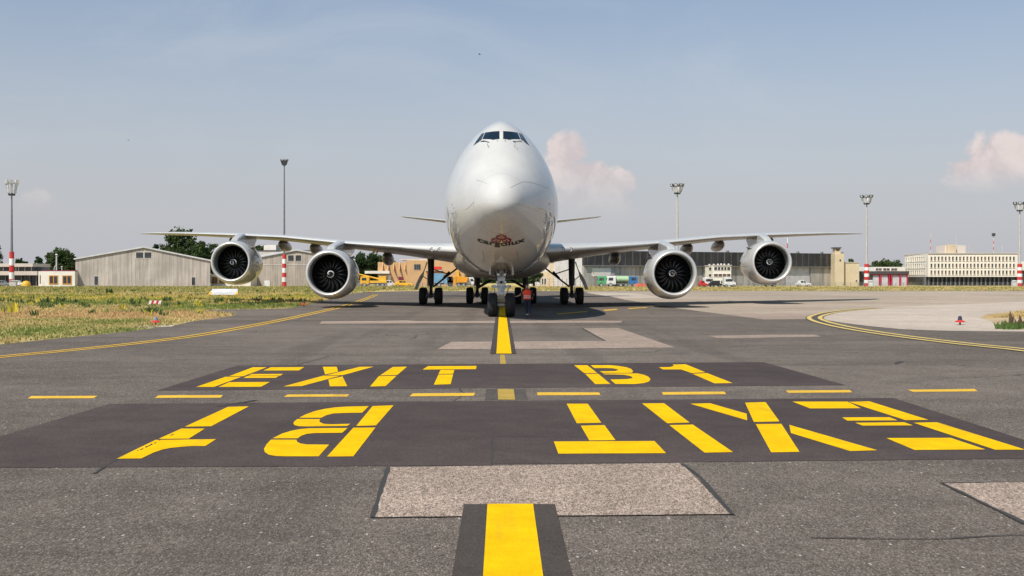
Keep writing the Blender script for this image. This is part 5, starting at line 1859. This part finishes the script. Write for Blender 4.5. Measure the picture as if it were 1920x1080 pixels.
for (px, py, lab, bands) in ((1745, 437, 'thin lattice aerial with side arms on the left end of the office roof', True), (1793, 438, 'plain whip aerial above the office penthouse', False), (1863, 440, 'red and white banded aerial mast on the right of the office roof', True), (1879, 461, 'short pale aerial near the right end of the office roof', False)):
    mb = MB()
    p0, p1 = P(px, 474.4, 306), P(px, py, 306)
    n = 6
    for k in range(n):
        mb.cyl(p0.lerp(p1, k / n), p0.lerp(p1, (k + 1) / n), 0.09 if bands else 0.05, None, 8, (k % 2) if bands and k < 4 else 0)
    if px == 1745:
        for py2 in (437.5, 441): mb.cyl(P(px - 6, py2, 306), P(px + 8, py2, 306), 0.04, 0.04, 6)
    if px == 1863:
        mb.box(p1, (0.7, 0.7, 0.8), 2)
    tag(mb.build('aerial', [M['mast_pale'], M['red_stripe'], M['crown_dark']]), lab, 'aerial', 'aerials on the office roof')
w = Wall(1908.5, 305, 2050, 305)
t = thing('flat_building', w.pt(w.len / 2, 0), 'white building with dark glass ground floor at the right edge behind the mast', 'building')
w.block('wall', M['white_wall'], t, 1909, 2050, 490, 507, 9, 0)
w.block('ground_floor', M['window'], t, 1909, 2050, 507, 540, 9, -0.5, 0)

# small cream control building before the long hangar
w = Wall(1337, 258, 1371, 258)
wl = Wall(1326.5, 264, 1337, 258)
t = thing('control_building', w.pt(w.len / 2, 0), 'narrow cream three storey control building in front of the long hangar doors', 'building')
zt = Zh(498, 258)
mb = MB()
mb.prism([wl.p0, wl.p1, w.p1, w.p1 + Vector((0, 6, 0)), wl.p0 + Vector((0, 3, 0))], (0, 0, zt))
mb.build('wall', M['office_wall'], t)
mb = MB(); mb.prism([p + Vector((0, 0, zt + 0.002)) for p in (wl.p0 + Vector((-0.15, 0, 0)), wl.p1 + Vector((0, -0.2, 0)), w.p1 + Vector((0.15, -0.2, 0)), w.p1 + Vector((0.15, 6, 0)), wl.p0 + Vector((-0.15, 3, 0)))], (0, 0, 0.15)); mb.build('roof_edge', M['band_wall'], t)
for (a, b) in ((1339, 1344.5), (1346, 1350.5), (1352, 1356.5), (1358, 1362), (1363.5, 1369)):
    w.window(t, a, b, 500.8, 506.6, 'window', 'office_wall', 0, 'window', 0.06)
for (a, b) in ((1338.5, 1346), (1347, 1354), (1355, 1362), (1363, 1369.5)):
    w.window(t, a, b, 513.6, 518.8, 'window_brown', 'office_wall', 0, 'window', 0.06)
for (a, b) in ((1341, 1350), (1352, 1360), (1362, 1369.5)):
    w.window(t, a, b, 526, 531.5, 'window', 'office_wall', 0, 'window', 0.06)
for (a, b) in ((501.5, 506), (514, 518.5), (524, 528)):
    wl.window(t, 1329, 1334.5, a, b, 'window', 'office_wall', 0, 'window', 0.06)
mb = MB()
for px in (1330, 1338, 1346, 1352, 1358, 1366):
    p = P(px, 497.6, 260); mb.box(p + Vector((0, 0, 0.12)), (0.35, 0.35, 0.35 + 0.3 * random.random()))
mb.build('roof_equipment', M['flood_white'], t)


# fence lines
def fence(label, px0, px1, d0, d1, hgt, n, m='mast_grey', rails=3):
    w = Wall(px0, d0, px1, d1)
    t = thing('fence', w.pt(w.len / 2, 0), label, 'fence')
    for k in range(n):
        mb = MB(); p = w.pt(w.len * k / (n - 1), 0); mb.cyl(p, p + Vector((0, 0, hgt)), 0.05, 0.05, 6)
        mb.build('post', M[m], t)
    mb = MB()
    for r in range(rails):
        z = hgt * (0.25 + 0.7 * r / max(1, rails - 1)); mb.cyl(w.pt(0, z), w.pt(w.len, z), 0.028, 0.028, 6)
    mb.build('rails', M[m], t)


fence('low grey rail fence in front of the fire station and office block', 1440, 1990, 262, 262, 0.95, 40)
fence('low rail fence behind the far grass in front of the long hangar', 1096, 1440, 257, 262, 0.8, 28)
fence('taller wire fence in front of the tan building right of the nose wheel', 1005, 1130, 264, 260, 1.9, 16, 'veh_grey')
fence('low rail fence with vehicles behind it under the left wing', 668, 905, 262, 262, 0.9, 22)


# ------------------------------------------------------------------ floodlight masts
def mast(px, pyt, d, label, stripes=None, pole='mast_grey', crown_w=9, kind='crown', pole_r=0.2):
    base = Vector((X(px, d), d, 0))
    ht = Zh(pyt, d)
    t = thing('floodlight_mast', base, label, 'floodlight mast', 'floodlight masts around the apron')
    cw = crown_w * d / F
    ch = 0.9 * cw if kind == 'crown' else 1.3 * cw
    mb = MB()
    top = ht - ch
    if stripes:
        ys, ye, n = stripes
        z1, z0 = Zh(ys, d), 0.0
        for k in range(n):
            a, b = z1 + (z0 - z1) * k / n, z1 + (z0 - z1) * (k + 1) / n
            mb.cyl(base + Vector((0, 0, b)), base + Vector((0, 0, a)), pole_r * 2.3 * (1 + 0.03 * k), pole_r * 2.3 * (1 + 0.03 * k), 16, 1 + (k % 2))
        mb.cyl(base + Vector((0, 0, z1)), base + Vector((0, 0, top)), pole_r * 1.25, pole_r * 0.7, 14, 0)
    else:
        mb.cyl(base, base + Vector((0, 0, top)), pole_r * 1.3, pole_r * 0.75, 14, 0)
    mb.cyl(base + Vector((0, 0, top)), base + Vector((0, 0, ht - 0.1)), pole_r * 0.55, pole_r * 0.4, 10, 0)
    mb.build('pole', [M[pole], M['red_stripe'], M['pure_white']], t, smooth=40)
    mb = MB()
    n = 8
    lo, hi = 0.52 * cw / 2, 0.95 * cw / 2
    for z, r, w_ in ((top + ch * 0.12, lo, 0.09), (ht - ch * 0.18, hi, 0.05)):
        pts = [base + Vector((r * math.cos(2 * math.pi * k / 16), r * math.sin(2 * math.pi * k / 16), z)) for k in range(17)]
        mb.tube(pts, w_, 6)
    mb.cyl(base + Vector((0, 0, top + ch * 0.04)), base + Vector((0, 0, top + ch * 0.16)), lo, lo, 16)
    for k in range(n):
        a = 2 * math.pi * (k + 0.5) / n
        dv = Vector((math.cos(a), math.sin(a), 0))
        mb.cyl(base + dv * lo + Vector((0, 0, top + ch * 0.12)), base + dv * hi + Vector((0, 0, ht - ch * 0.18)), 0.035, 0.035, 6)
    mb.build('crown_frame', M['crown_dark'], t)
    for k in range(n):
        a = 2 * math.pi * (k + 0.5) / n
        dv = Vector((math.cos(a), math.sin(a), 0))
        p0 = base + dv * (lo + 0.05 * cw) + Vector((0, 0, top + ch * 0.2))
        p1 = base + dv * (hi - 0.02 * cw) + Vector((0, 0, ht - ch * 0.24))
        p2 = base + dv * (hi + 0.02 * cw) + Vector((0, 0, ht))
        wv = Vector((-dv.y, dv.x, 0)) * cw * 0.10
        tv = dv * cw * 0.05
        mb = MB()
        body = 0 if kind == 'pale' or pole == 'mast_pale' else 2
        mb.prism([p0 - wv * 0.7, p0 + wv * 0.7, p1 + wv, p1 - wv], tv, body)
        wv2 = wv * 1.35
        mb.prism([p1 - wv2 + Vector((0, 0, 0.01)), p1 + wv2 + Vector((0, 0, 0.01)), p2 + wv2, p2 - wv2], tv * 2.2, 0 if kind == 'pale' else 2)
        c1 = (p1 + p2) / 2 + tv * 2.25
        mb.add([c1 - wv2 * 0.8 + (p1 - p2) * 0.35, c1 + wv2 * 0.8 + (p1 - p2) * 0.35, c1 + wv2 * 0.8 - (p1 - p2) * 0.35, c1 - wv2 * 0.8 - (p1 - p2) * 0.35], [(0, 1, 2, 3)], 1)
        mb.build('floodlight', [M['flood_white'], M['lamp'], M['crown_dark']], t)
    return t


mast(22, 338, 285, 'floodlight mast with wide pale crown at the far left beside the yellow dome', (472, 530, 5), 'mast_grey', 23, 'pale', 0.25)
mast(533, 299, 270, 'tallest floodlight mast, dark and thin with a small crown above the left wing', (477, 537, 7), 'mast_grey', 13, 'crown', 0.2)
mast(1270, 345, 275, 'pale floodlight mast with dark crown rising behind the inner right engine', (480, 537, 7), 'mast_pale', 22, 'crown', 0.26)
mast(1625, 366, 272, 'pale floodlight mast with striped foot in front of the fire station', (495, 537, 7), 'mast_pale', 20, 'crown', 0.24)
mast(1912, 379, 272, 'pale floodlight mast at the right edge beside the office block', (495, 537, 7), 'mast_pale', 20, 'crown', 0.24)
for (px, lab) in ((1633, 'white switch box at the foot of the mast by the fire station'), (1902, 'white switch box at the foot of the mast at the right edge'), (25, 'grey switch cabin at the foot of the far left mast')):
    d = 268
    mb = MB()
    wd, hg = (12, 8.5) if px == 25 else (8, 8)
    z = hg * d / F + 0.2
    mb.box((X(px, d), d, z / 2), (wd * d / F, 1.0, z), 0)
    mb.prism([(X(px - wd / 2 - 0.6, d), d - 0.62, z + 0.002), (X(px + wd / 2 + 0.6, d), d - 0.62, z + 0.002), (X(px, d), d - 0.62, z + 0.3)], (0, 1.24, 0), 0)
    tag(mb.build('switch_box', M['veh_white'] if px != 25 else M['mast_pale']), lab, 'switch box', 'switch boxes at the masts')
# thin lattice mast behind the right wing tip
mb = MB()
p0, p1 = Vector((X(1476.5, 330), 330, 0)), P(1476.5, 446, 330)
for k in range(9):
    mb.cyl(p0.lerp(p1, k / 9), p0.lerp(p1, (k + 1) / 9), 0.28 - 0.02 * k, 0.26 - 0.02 * k, 8, k % 2)
tag(mb.build('radio_mast', [M['pure_white'], M['red_stripe']], smooth=40), 'red and white banded radio mast rising between outer right engine and wing tip', 'mast')
mb = MB()
p0, p1 = Vector((X(1113, 262), 262, 0)), P(1113, 510, 262)
for k in range(6):
    mb.cyl(p0.lerp(p1, k / 6), p0.lerp(p1, (k + 1) / 6), 0.06, 0.06, 8, k % 2)
tag(mb.build('marker_pole', [M['pure_white'], M['red_stripe']], smooth=40), 'thin red and white pole left of the parked tanker trucks', 'pole')


# ------------------------------------------------------------------ vehicles
WHEELM = {}


def road_wheel(r):
    if r not in WHEELM:
        mb = MB()
        mb.lathe([(-0.11, r * .2), (-0.11, r * .6), (-0.13, r * .66), (-0.13, r * .9), (-0.09, r), (0.09, r), (0.13, r * .9), (0.13, r * .66), (0.11, r * .6), (0.11, r * .2)], 20, 'y', ms=[1, 0, 0, 0, 0, 0, 0, 0, 1])
        mb.cyl((0, -0.115, 0), (0, 0.115, 0), r * .22, r * .22, 10, 1)
        WHEELM[r] = mb.mesh('wheel', [M['tyre'], M['hub']], 40)
    return WHEELM[r]


def vehicle(name, label, cat, px, d, kind, L, colour, colour2=None, rz=0.0, group=None):
    t = thing(name, (X(px, d), d, 0), label, cat, group, rz)
    def part(nm, mb, m, smooth=None):
        o = mb.build(nm, m, t, local=True, smooth=smooth)
        bv = o.modifiers.new('bevel', 'BEVEL'); bv.width = 0.05; bv.segments = 2; bv.limit_method = 'ANGLE'
        return o
    W = 1.75 if kind in ('car', 'pickup') else 2.3
    y0 = -W / 2
    if kind == 'car':
        h = 1.45
        body = [(-L / 2, .3), (L / 2, .3), (L / 2, .62), (L / 2 - .25, .78), (L * .18, .88), (-L * .42, .9), (-L / 2, .75)]
        cab = [(L * .20, .86), (L * .06, h), (-L * .26, h), (-L * .42, .88)]
        r, wx = .31, L * .30
    elif kind == 'van':
        h = 2.2
        body = [(-L / 2, .35), (L / 2, .35), (L / 2, 1.0), (L / 2 - .5, 1.2), (L / 2 - 1.1, h), (-L / 2, h)]
        cab = None
        r, wx = .36, L * .32
    else:
        h = 2.4
        body = [(L / 2 - 2.1, .55), (L / 2, .55), (L / 2, 1.3), (L / 2 - .12, h), (L / 2 - 2.1, h)]
        cab = None
        r, wx = .48, L * .34
    mb = MB(); mb.prism([(a, y0, b) for a, b in body], (0, W, 0)); part('body' if kind in ('car', 'van') else 'cab', mb, M[colour if kind != 'tanker' or not colour2 else colour])
    if kind == 'car':
        mb = MB(); mb.prism([(a, y0 + .1, b) for a, b in cab], (0, W - .2, 0)); part('roof', mb, M[colour])
        for (a0, a1) in ((-.22, -.04), (-.02, .14)):
            mb = MB()
            mb.prism([(L * a0 - .03, y0 + .085, .92), (L * a1 + .0, y0 + .085, .92), (L * min(a1, .085), y0 + .085, h - .1), (L * max(a0, -.22), y0 + .085, h - .1)], (0, W - .17, 0))
            part('side_window', mb, M['window'])
        mb = MB(); mb.box((L / 2 - .02, 0, .62), (.1, W - .3, .14)); part('headlights', mb, M['lamp'])
    elif kind == 'van':
        mb = MB(); mb.prism([(L / 2 - 1.7, y0 - .012, 1.2), (L / 2 - .75, y0 - .012, 1.2), (L / 2 - 1.15, y0 - .012, 1.85), (L / 2 - 1.7, y0 - .012, 1.85)], (0, W + .024, 0)); part('side_window', mb, M['window'])
        mb = MB(); mb.box((-L / 2 + 1.1, 0, 1.5), (1.6, W + .02, .6)); part('side_window', mb, M['window'])
        mb = MB(); mb.box((0, 0, .42), (L + .06, W + .04, .16)); part('bumper', mb, M['veh_grey'])
    else:
        mb = MB(); mb.box((-0.1, 0, .68), (L - .3, W * .6, .25)); part('chassis', mb, M['veh_grey'])
        mb = MB(); mb.prism([(L / 2 - 1.5, y0 - .012, 1.4), (L / 2 - .35, y0 - .012, 1.4), (L / 2 - .42, y0 - .012, 2.1), (L / 2 - 1.5, y0 - .012, 2.1)], (0, W + .024, 0)); part('side_window', mb, M['window'])
        mb = MB(); mb.box((L / 2 - .05, 0, 1.75), (.16, W - .3, .65)); part('windscreen', mb, M['window'])
        x0, x1 = -L / 2, L / 2 - 2.25
        if kind == 'tanker':
            mb = MB()
            n = 20
            rr = []
            for xx, k in ((x0, .82), (x0 + .15, 1), (x1 - .15, 1), (x1, .82)):
                rr.append([(xx, 1.02 * k * math.cos(a), 1.72 + .82 * k * math.sin(a)) for a in np.linspace(0, 2 * math.pi, n, endpoint=False)])
            mb.loft(rr); part('tank', mb, M[colour2 or colour], 40)
            mb = MB(); mb.box(((x0 + x1) / 2, 0, 2.58), (x1 - x0 - .8, .5, .12)); part('walkway', mb, M['veh_grey'])
        elif kind == 'box':
            mb = MB(); mb.box(((x0 + x1) / 2, 0, 1.95), (x1 - x0, W + .1, 2.3)); part('cargo_box', mb, M[colour2 or colour])
            mb = MB(); mb.box(((x0 + x1) / 2, 0, .95), (x1 - x0, W + .14, .1)); part('rail', mb, M['veh_grey'])
        elif kind == 'crane':
            mb = MB(); mb.box(((x0 + x1) / 2, 0, 1.1), (x1 - x0, W, .6)); part('deck', mb, M[colour2 or colour])
            mb = MB(); mb.cyl((x0 + .6, 0, 1.5), (L / 2 + .4, 0, 2.9), .22, .16, 10); part('boom', mb, M[colour2 or colour])
            mb = MB(); mb.box((x0 + 1.0, 0, 1.9), (1.6, W * .8, 1.1)); part('counterweight', mb, M[colour])
        elif kind == 'dump':
            mb = MB(); mb.prism([(x0, y0, .95), (x1, y0, .95), (x1 + .1, y0, 2.5), (x0 - .4, y0, 2.2)], (0, W, 0)); part('tipper', mb, M[colour2 or colour])
    for sx in ((-wx, wx) if kind in ('car', 'van') else (-wx, -wx + 1.15, wx)):
        for sy in (-1, 1):
            link_mesh('wheel', road_wheel(r), t, (sx, sy * (W / 2 - .12), r))
    return t


VG = 'vehicles parked along the far buildings'
vehicle('tanker_truck', 'tanker truck with white tank and green cab left of the other tanker', 'truck', 1141, 265, 'tanker', 5.4, 'green_obj', 'veh_white', math.pi, VG)
vehicle('tanker_truck', 'pale green tanker truck with white cab, between the white tanker and the blue truck', 'truck', 1158, 262, 'tanker', 5.2, 'veh_white', 'green_pale', math.pi, VG)
vehicle('dump_truck', 'bright blue truck right of the two tanker trucks', 'truck', 1175, 267, 'dump', 5.0, 'blue_dark', 'blue_dark', 0, VG)
vehicle('box_truck', 'pale blue box truck behind the left wing gear', 'truck', 829, 266, 'box', 5.4, 'blue_obj', 'blue_obj', 0, VG)
vehicle('utility_truck', 'orange yellow flatbed truck right of the pale blue box truck', 'truck', 857, 266, 'dump', 4.6, 'orange_obj', 'orange_obj', math.pi, VG)
vehicle('crane_truck', 'yellow crane truck beside the white wall of the tan workshop', 'crane', 701, 264, 'crane', 6.2, 'yellow_obj', 'yellow_obj', math.pi, VG)
vehicle('parked_van', 'white van between the yellow crane truck and the maroon door', 'van', 732, 264, 'car', 3.6, 'veh_white', None, 0, VG)
vehicle('low_loader', 'yellow low trailer in front of the maroon door', 'trailer', 757, 262, 'car', 4.4, 'yellow_obj', None, 0, VG)
vehicle('parked_van', 'dark grey car just right of the inner left engine', 'car', 676, 264, 'car', 4.2, 'veh_grey', None, 0, VG)
vehicle('parked_van', 'white van under the belly between the nose wheel and the orange truck', 'van', 879, 267, 'van', 4.2, 'veh_white', None, 0, VG)
vehicle('parked_car', 'black car in front of the narrow control building', 'car', 1341, 252, 'car', 2.9, 'veh_black', None, 0, VG)
vehicle('parked_car', 'small red car left of the control building', 'car', 1318, 254, 'car', 2.0, 'red', None, 0, VG)
vehicle('parked_van', 'white van at the corner of the control building, right of the red car', 'van', 1329, 256, 'van', 2.4, 'veh_white', None, 0, VG)
vehicle('parked_van', 'white van right of the black car before the control building', 'van', 1367, 252, 'van', 2.6, 'veh_white', None, 0, VG)
vehicle('parked_car', 'white car with roof beacon in front of the long hangar near the slim tower', 'car', 1506, 264, 'car', 3.4, 'veh_white', None, 0, VG)
vehicle('parked_car', 'grey car at the far left edge beside the switch cabin', 'car', 6, 270, 'car', 4.0, 'veh_grey', None, 0, VG)
vehicle('parked_car', 'white car between the switch cabin and the yellow dome', 'car', 34, 272, 'car', 3.0, 'veh_white', None, 0, VG)
vehicle('parked_van', 'dark van under the outer right engine before the hangar doors', 'van', 1444, 262, 'van', 2.4, 'veh_black', None, 0, VG)
# orange barrier blocks
for k in range(4):
    px = 1194 + k * 6.6
    d = 258
    mb = MB()
    c0 = Vector((X(px, d), d, 0))
    hw = 3.0 * d / F
    mb.prism([c0 + Vector((-hw, -0.3, 0)), c0 + Vector((-hw, 0.3, 0)), c0 + Vector((-hw, 0.16, 0.75)), c0 + Vector((-hw, -0.16, 0.75))], (2 * hw, 0, 0))
    pos = ['leftmost of the four, beside the blue truck', 'second from the blue truck', 'third from the blue truck', 'rightmost of the four, beside the inner right engine'][k]
    tag(mb.build('plastic_barrier', M['redfence']), 'orange red plastic barrier block, ' + pos, 'barrier', 'orange barriers before the long hangar')


# ------------------------------------------------------------------ airfield lights and boards
def edge_light(px, py, label, s=1.0, top='mast_grey'):
    p = G(px, py)
    t = thing('taxiway_light', p, label, 'airfield light', 'red skirted airfield lights')
    mb = MB(); mb.cyl(p, p + Vector((0, 0, .16 * s)), .035 * s, .035 * s, 10); mb.cyl(p, p + Vector((0, 0, .03)), .11 * s, .09 * s, 12)
    mb.build('stem', M['crown_dark'], t, smooth=40)
    mb = MB(); mb.lathe([(.13 * s, .21 * s), (.145 * s, .21 * s), (.21 * s, .10 * s), (.215 * s, .02)], 20, 'z', p); mb.lathe([(.13 * s, .21 * s), (.19 * s, .05 * s)], 20, 'z', p)
    mb.build('red_skirt', M['red'], t, smooth=40)
    mb = MB(); mb.lathe([(.20 * s, .085 * s), (.30 * s, .08 * s), (.36 * s, .06 * s), (.385 * s, .01)], 16, 'z', p)
    mb.build('lens', M[top], t, smooth=40)


M['bluelens'] = mat('blue_lens', (0.035, 0.035, 0.075), 0.2, 0, 0.5)
M['greylens'] = mat('grey_lens', (0.22, 0.25, 0.34), 0.25, 0, 0.5)
edge_light(292, 610, 'red skirted light with grey lens on a slab beside the left grass', 1.0, 'greylens')
edge_light(1800, 610, 'red skirted light with blue lens on the pale concrete at the right', 1.08, 'bluelens')
edge_light(570, 574.5, 'red light with dark lens in the grass left of the inner left engine shadow', 1.05, 'crown_dark')
edge_light(620, 562.5, 'red light at the pavement corner directly below the inner left engine', 1.0, 'red')
edge_light(693, 549.5, 'small pale light on the far pavement right of the inner left engine', 0.9, 'yellow_pale')
tag(sheet('light_slab', [(242, 612), (300, 609), (328, 610.5), (322, 613), (280, 615), (250, 615)], M['concrete_light'], 0.016), kind='structure')
# striped marker board
p = G(289, 572)
t = thing('marker_board', p, 'red and white striped marker board standing in the left meadow', 'marker board')
w = Wall(278, p.y, 300.5, p.y)
zb, zt = Zh(571, p.y), Zh(563.5, p.y)
seg = w.len / 5
for k in range(5):
    mb = MB(); sh = 0.10
    pts = [w.pt(seg * k, zb), w.pt(seg * (k + 1), zb), w.pt(seg * (k + 1) + sh, zt), w.pt(seg * k + sh, zt)]
    mb.prism(pts, (0, 0.05, 0))
    mb.build('stripe', M['red'] if k % 2 == 1 else M['pure_white'], t)
mb = MB()
for k in (0.8, 4.2):
    q = w.pt(seg * k, 0, -0.08); mb.cyl(q, q + Vector((0, 0, zt - 0.05)), .03, .03, 8)
mb.build('leg', M['mast_grey'], t)
# low white board with yellow corners
p = G(418, 554.5)
t = thing('ground_board', p, 'low white sloping board with yellow corners lying in the meadow below the outer left engine', 'marker board')
d = p.y
A, B = X(390, d), X(446, d)
mb = MB(); mb.prism([(A, d, 0.12), (B, d, 0.12), (B - 0.28, d + 1.0, 0.78), (A + 0.28, d + 1.0, 0.78)], (0, 0.05, -0.06)); mb.build('board', M['garage'], t)
for sg, e in ((1, A), (-1, B)):
    mb = MB(); mb.prism([(e + sg * 0.0, d - 0.012, 0.14), (e + sg * 0.35, d - 0.012, 0.14), (e + sg * 0.3, d + 0.45, 0.445), (e + sg * 0.14, d + 0.45, 0.445)], (0, -0.004, 0.008)); mb.build('corner_mark', M['yellow_worn'], t)
mb = MB(); mb.box(((A + B) / 2, d + 0.6, 0.16), (B - A - 0.4, 0.7, 0.32)); mb.build('base', M['mast_grey'], t)


# ------------------------------------------------------------------ trees
def tree(px, pyt, d, wpx, label, leaf='leaf', seed=1, base_frac=0.18, leaves=2600, name='tree'):
    rs = random.Random(seed)
    base = Vector((X(px, d), d, 0))
    ht = Zh(pyt, d)
    rw = wpx * d / F / 2
    t = thing(name, base, label, 'tree', 'trees behind the airfield buildings')
    mb = MB()
    mb.cyl(base, base + Vector((0, 0, ht * 0.45)), 0.28 + ht * 0.012, 0.18, 10)
    clumps = []
    cz0, cz1 = ht * base_frac, ht
    zc, rz = (cz0 + cz1) / 2, (cz1 - cz0) / 2
    for _ in range(44):
        while True:
            a = Vector((rs.uniform(-1, 1), rs.uniform(-1, 1), rs.uniform(-1, 1)))
            if 0.25 < a.length < 1: break
        k = rs.uniform(0.7, 1.0)
        q = base + Vector((a.x * rw * k, a.y * rw * 0.9 * k, zc + a.z * rz * 0.86))
        clumps.append((q, rs.uniform(0.2, 0.36) * max(rw * 0.9, 1.0)))
    for q, r in clumps[:12]:
        mb.cyl(base + Vector((0, 0, ht * rs.uniform(0.25, 0.44))), q, 0.12, 0.03, 6)
    mb.build('trunk', M['bark'], t)
    V, Fc = [], []
    size = 0.20 + rw * 0.042
    per = leaves // len(clumps)
    for q, r in clumps:
        for _ in range(per):
            a = Vector((rs.gauss(0, 1), rs.gauss(0, 1), rs.gauss(0, 0.75)))
            a = a.normalized() * (rs.random() ** 0.45) * r
            p = q + a
            if p.z < 0.3: p.z = 0.3
            n = Vector((rs.gauss(0, 1), rs.gauss(0, 1), rs.gauss(0.5, 1))).normalized()
            tx = n.orthogonal().normalized()
            ty = n.cross(tx)
            s = size * rs.uniform(0.6, 1.35)
            b = len(V)
            V += [tuple(p - tx * s), tuple(p + ty * s * 0.55), tuple(p + tx * s), tuple(p - ty * s * 0.55)]
            Fc.append((b, b + 1, b + 2, b + 3))
    mb = MB(); mb.v = V; mb.f = Fc; mb.m = [0] * len(Fc)
    mb.build('crown', M[leaf], t, fix=False)


TREES = [(-14, 455, 320, 44, 'dark tree cut by the left edge of the photo above the terminal', 'leaf_dark'), (40, 479, 330, 34, 'small round tree behind the striped far left mast', 'leaf_dark'),
         (73, 477, 318, 22, 'narrow conifer like tree between the terminal and the annex chimney', 'leaf_dark'), (118, 461, 325, 68, 'broad tree behind the annex chimney, left of the left hangar', 'leaf'),
         (88, 492, 326, 24, 'low tree between the narrow tree and the broad tree at left', 'leaf_dark'),
         (338, 430, 335, 92, 'tall broad tree rising behind the left hangar above the wing tip', 'leaf'), (300, 452, 338, 44, 'lower left shoulder tree behind the left hangar', 'leaf_dark'), (376, 452, 332, 60, 'tree beside the outer left engine behind the left hangar', 'leaf'),
         (398, 448, 340, 40, 'tree partly hidden by the outer left engine', 'leaf'), (490, 452, 345, 36, 'small tree top between the outer left engine and the second hangar', 'leaf'),
         (684, 470, 292, 66, 'dark tree right behind the inner left engine', 'leaf_dark'), (714, 478, 300, 58, 'dark tree above the low canopy of the tan workshop', 'leaf'), (668, 478, 305, 40, 'dark tree half hidden by the inner left engine', 'leaf_dark'), (735, 486, 312, 40, 'small tree behind the sawtooth fins of the tan workshop', 'leaf'),
         (1001, 504, 270, 34, 'small green tree under the belly beside the pale tan building', 'leaf'), (985, 511, 272, 26, 'low shrubby tree just right of the person', 'leaf'),
         (1592, 482, 345, 26, 'small tree between the slim tower and the cream block', 'leaf'), (1640, 492, 345, 34, 'left half of the tree pair above the fire station', 'leaf'), (1660, 486, 348, 62, 'rounded taller tree above the fire station roof', 'leaf'), (1690, 493, 350, 30, 'low tree touching the office block above the fire station', 'leaf_dark')]
for i, (px, pyt, d, wpx, lab, lf) in enumerate(TREES):
    tree(px, pyt, d, wpx, lab, lf, 20 + i, 0.14, 5200 if wpx > 45 else 2800)
# low shrub line far behind the buildings
tag(blades('treeline', [(random.uniform(-260, 330), random.uniform(420, 470), random.uniform(2.0, 4.6), 1.4, 14, (0.045, 0.07, 0.028), 0.8) for _ in range(900)], M['grass']), kind='stuff')


# ------------------------------------------------------------------ birds
for (px, py, d, lab, k) in ((899, 102, 160, 'small dark bird high in the sky left of the plane nose', 0.22), (241, 263, 190, 'tiny distant bird in the hazy sky at left', 0.16)):
    p = P(px, py, d)
    mb = MB()
    mb.loft([[(p.x + xx * k, p.y + r * k * math.cos(a), p.z + r * k * math.sin(a)) for a in np.linspace(0, 2 * math.pi, 8, endpoint=False)] for xx, r in ((-1.2, .03), (-.7, .13), (0, .2), (.6, .14), (.85, .12), (1.1, .02))])
    mb.add([Vector((p.x - .3 * k, p.y, p.z + .1 * k)), Vector((p.x + .4 * k, p.y, p.z + .1 * k)), Vector((p.x + .1 * k, p.y - 1.3 * k, p.z + .5 * k)), Vector((p.x - .4 * k, p.y - 2.0 * k, p.z + .25 * k))], [(0, 1, 2, 3)])
    mb.add([Vector((p.x - .3 * k, p.y, p.z + .1 * k)), Vector((p.x + .4 * k, p.y, p.z + .1 * k)), Vector((p.x + .1 * k, p.y + 1.3 * k, p.z + .5 * k)), Vector((p.x - .4 * k, p.y + 2.0 * k, p.z + .25 * k))], [(0, 1, 2, 3)])
    tag(mb.build('bird', M['veh_black'], fix=False), lab, 'bird')
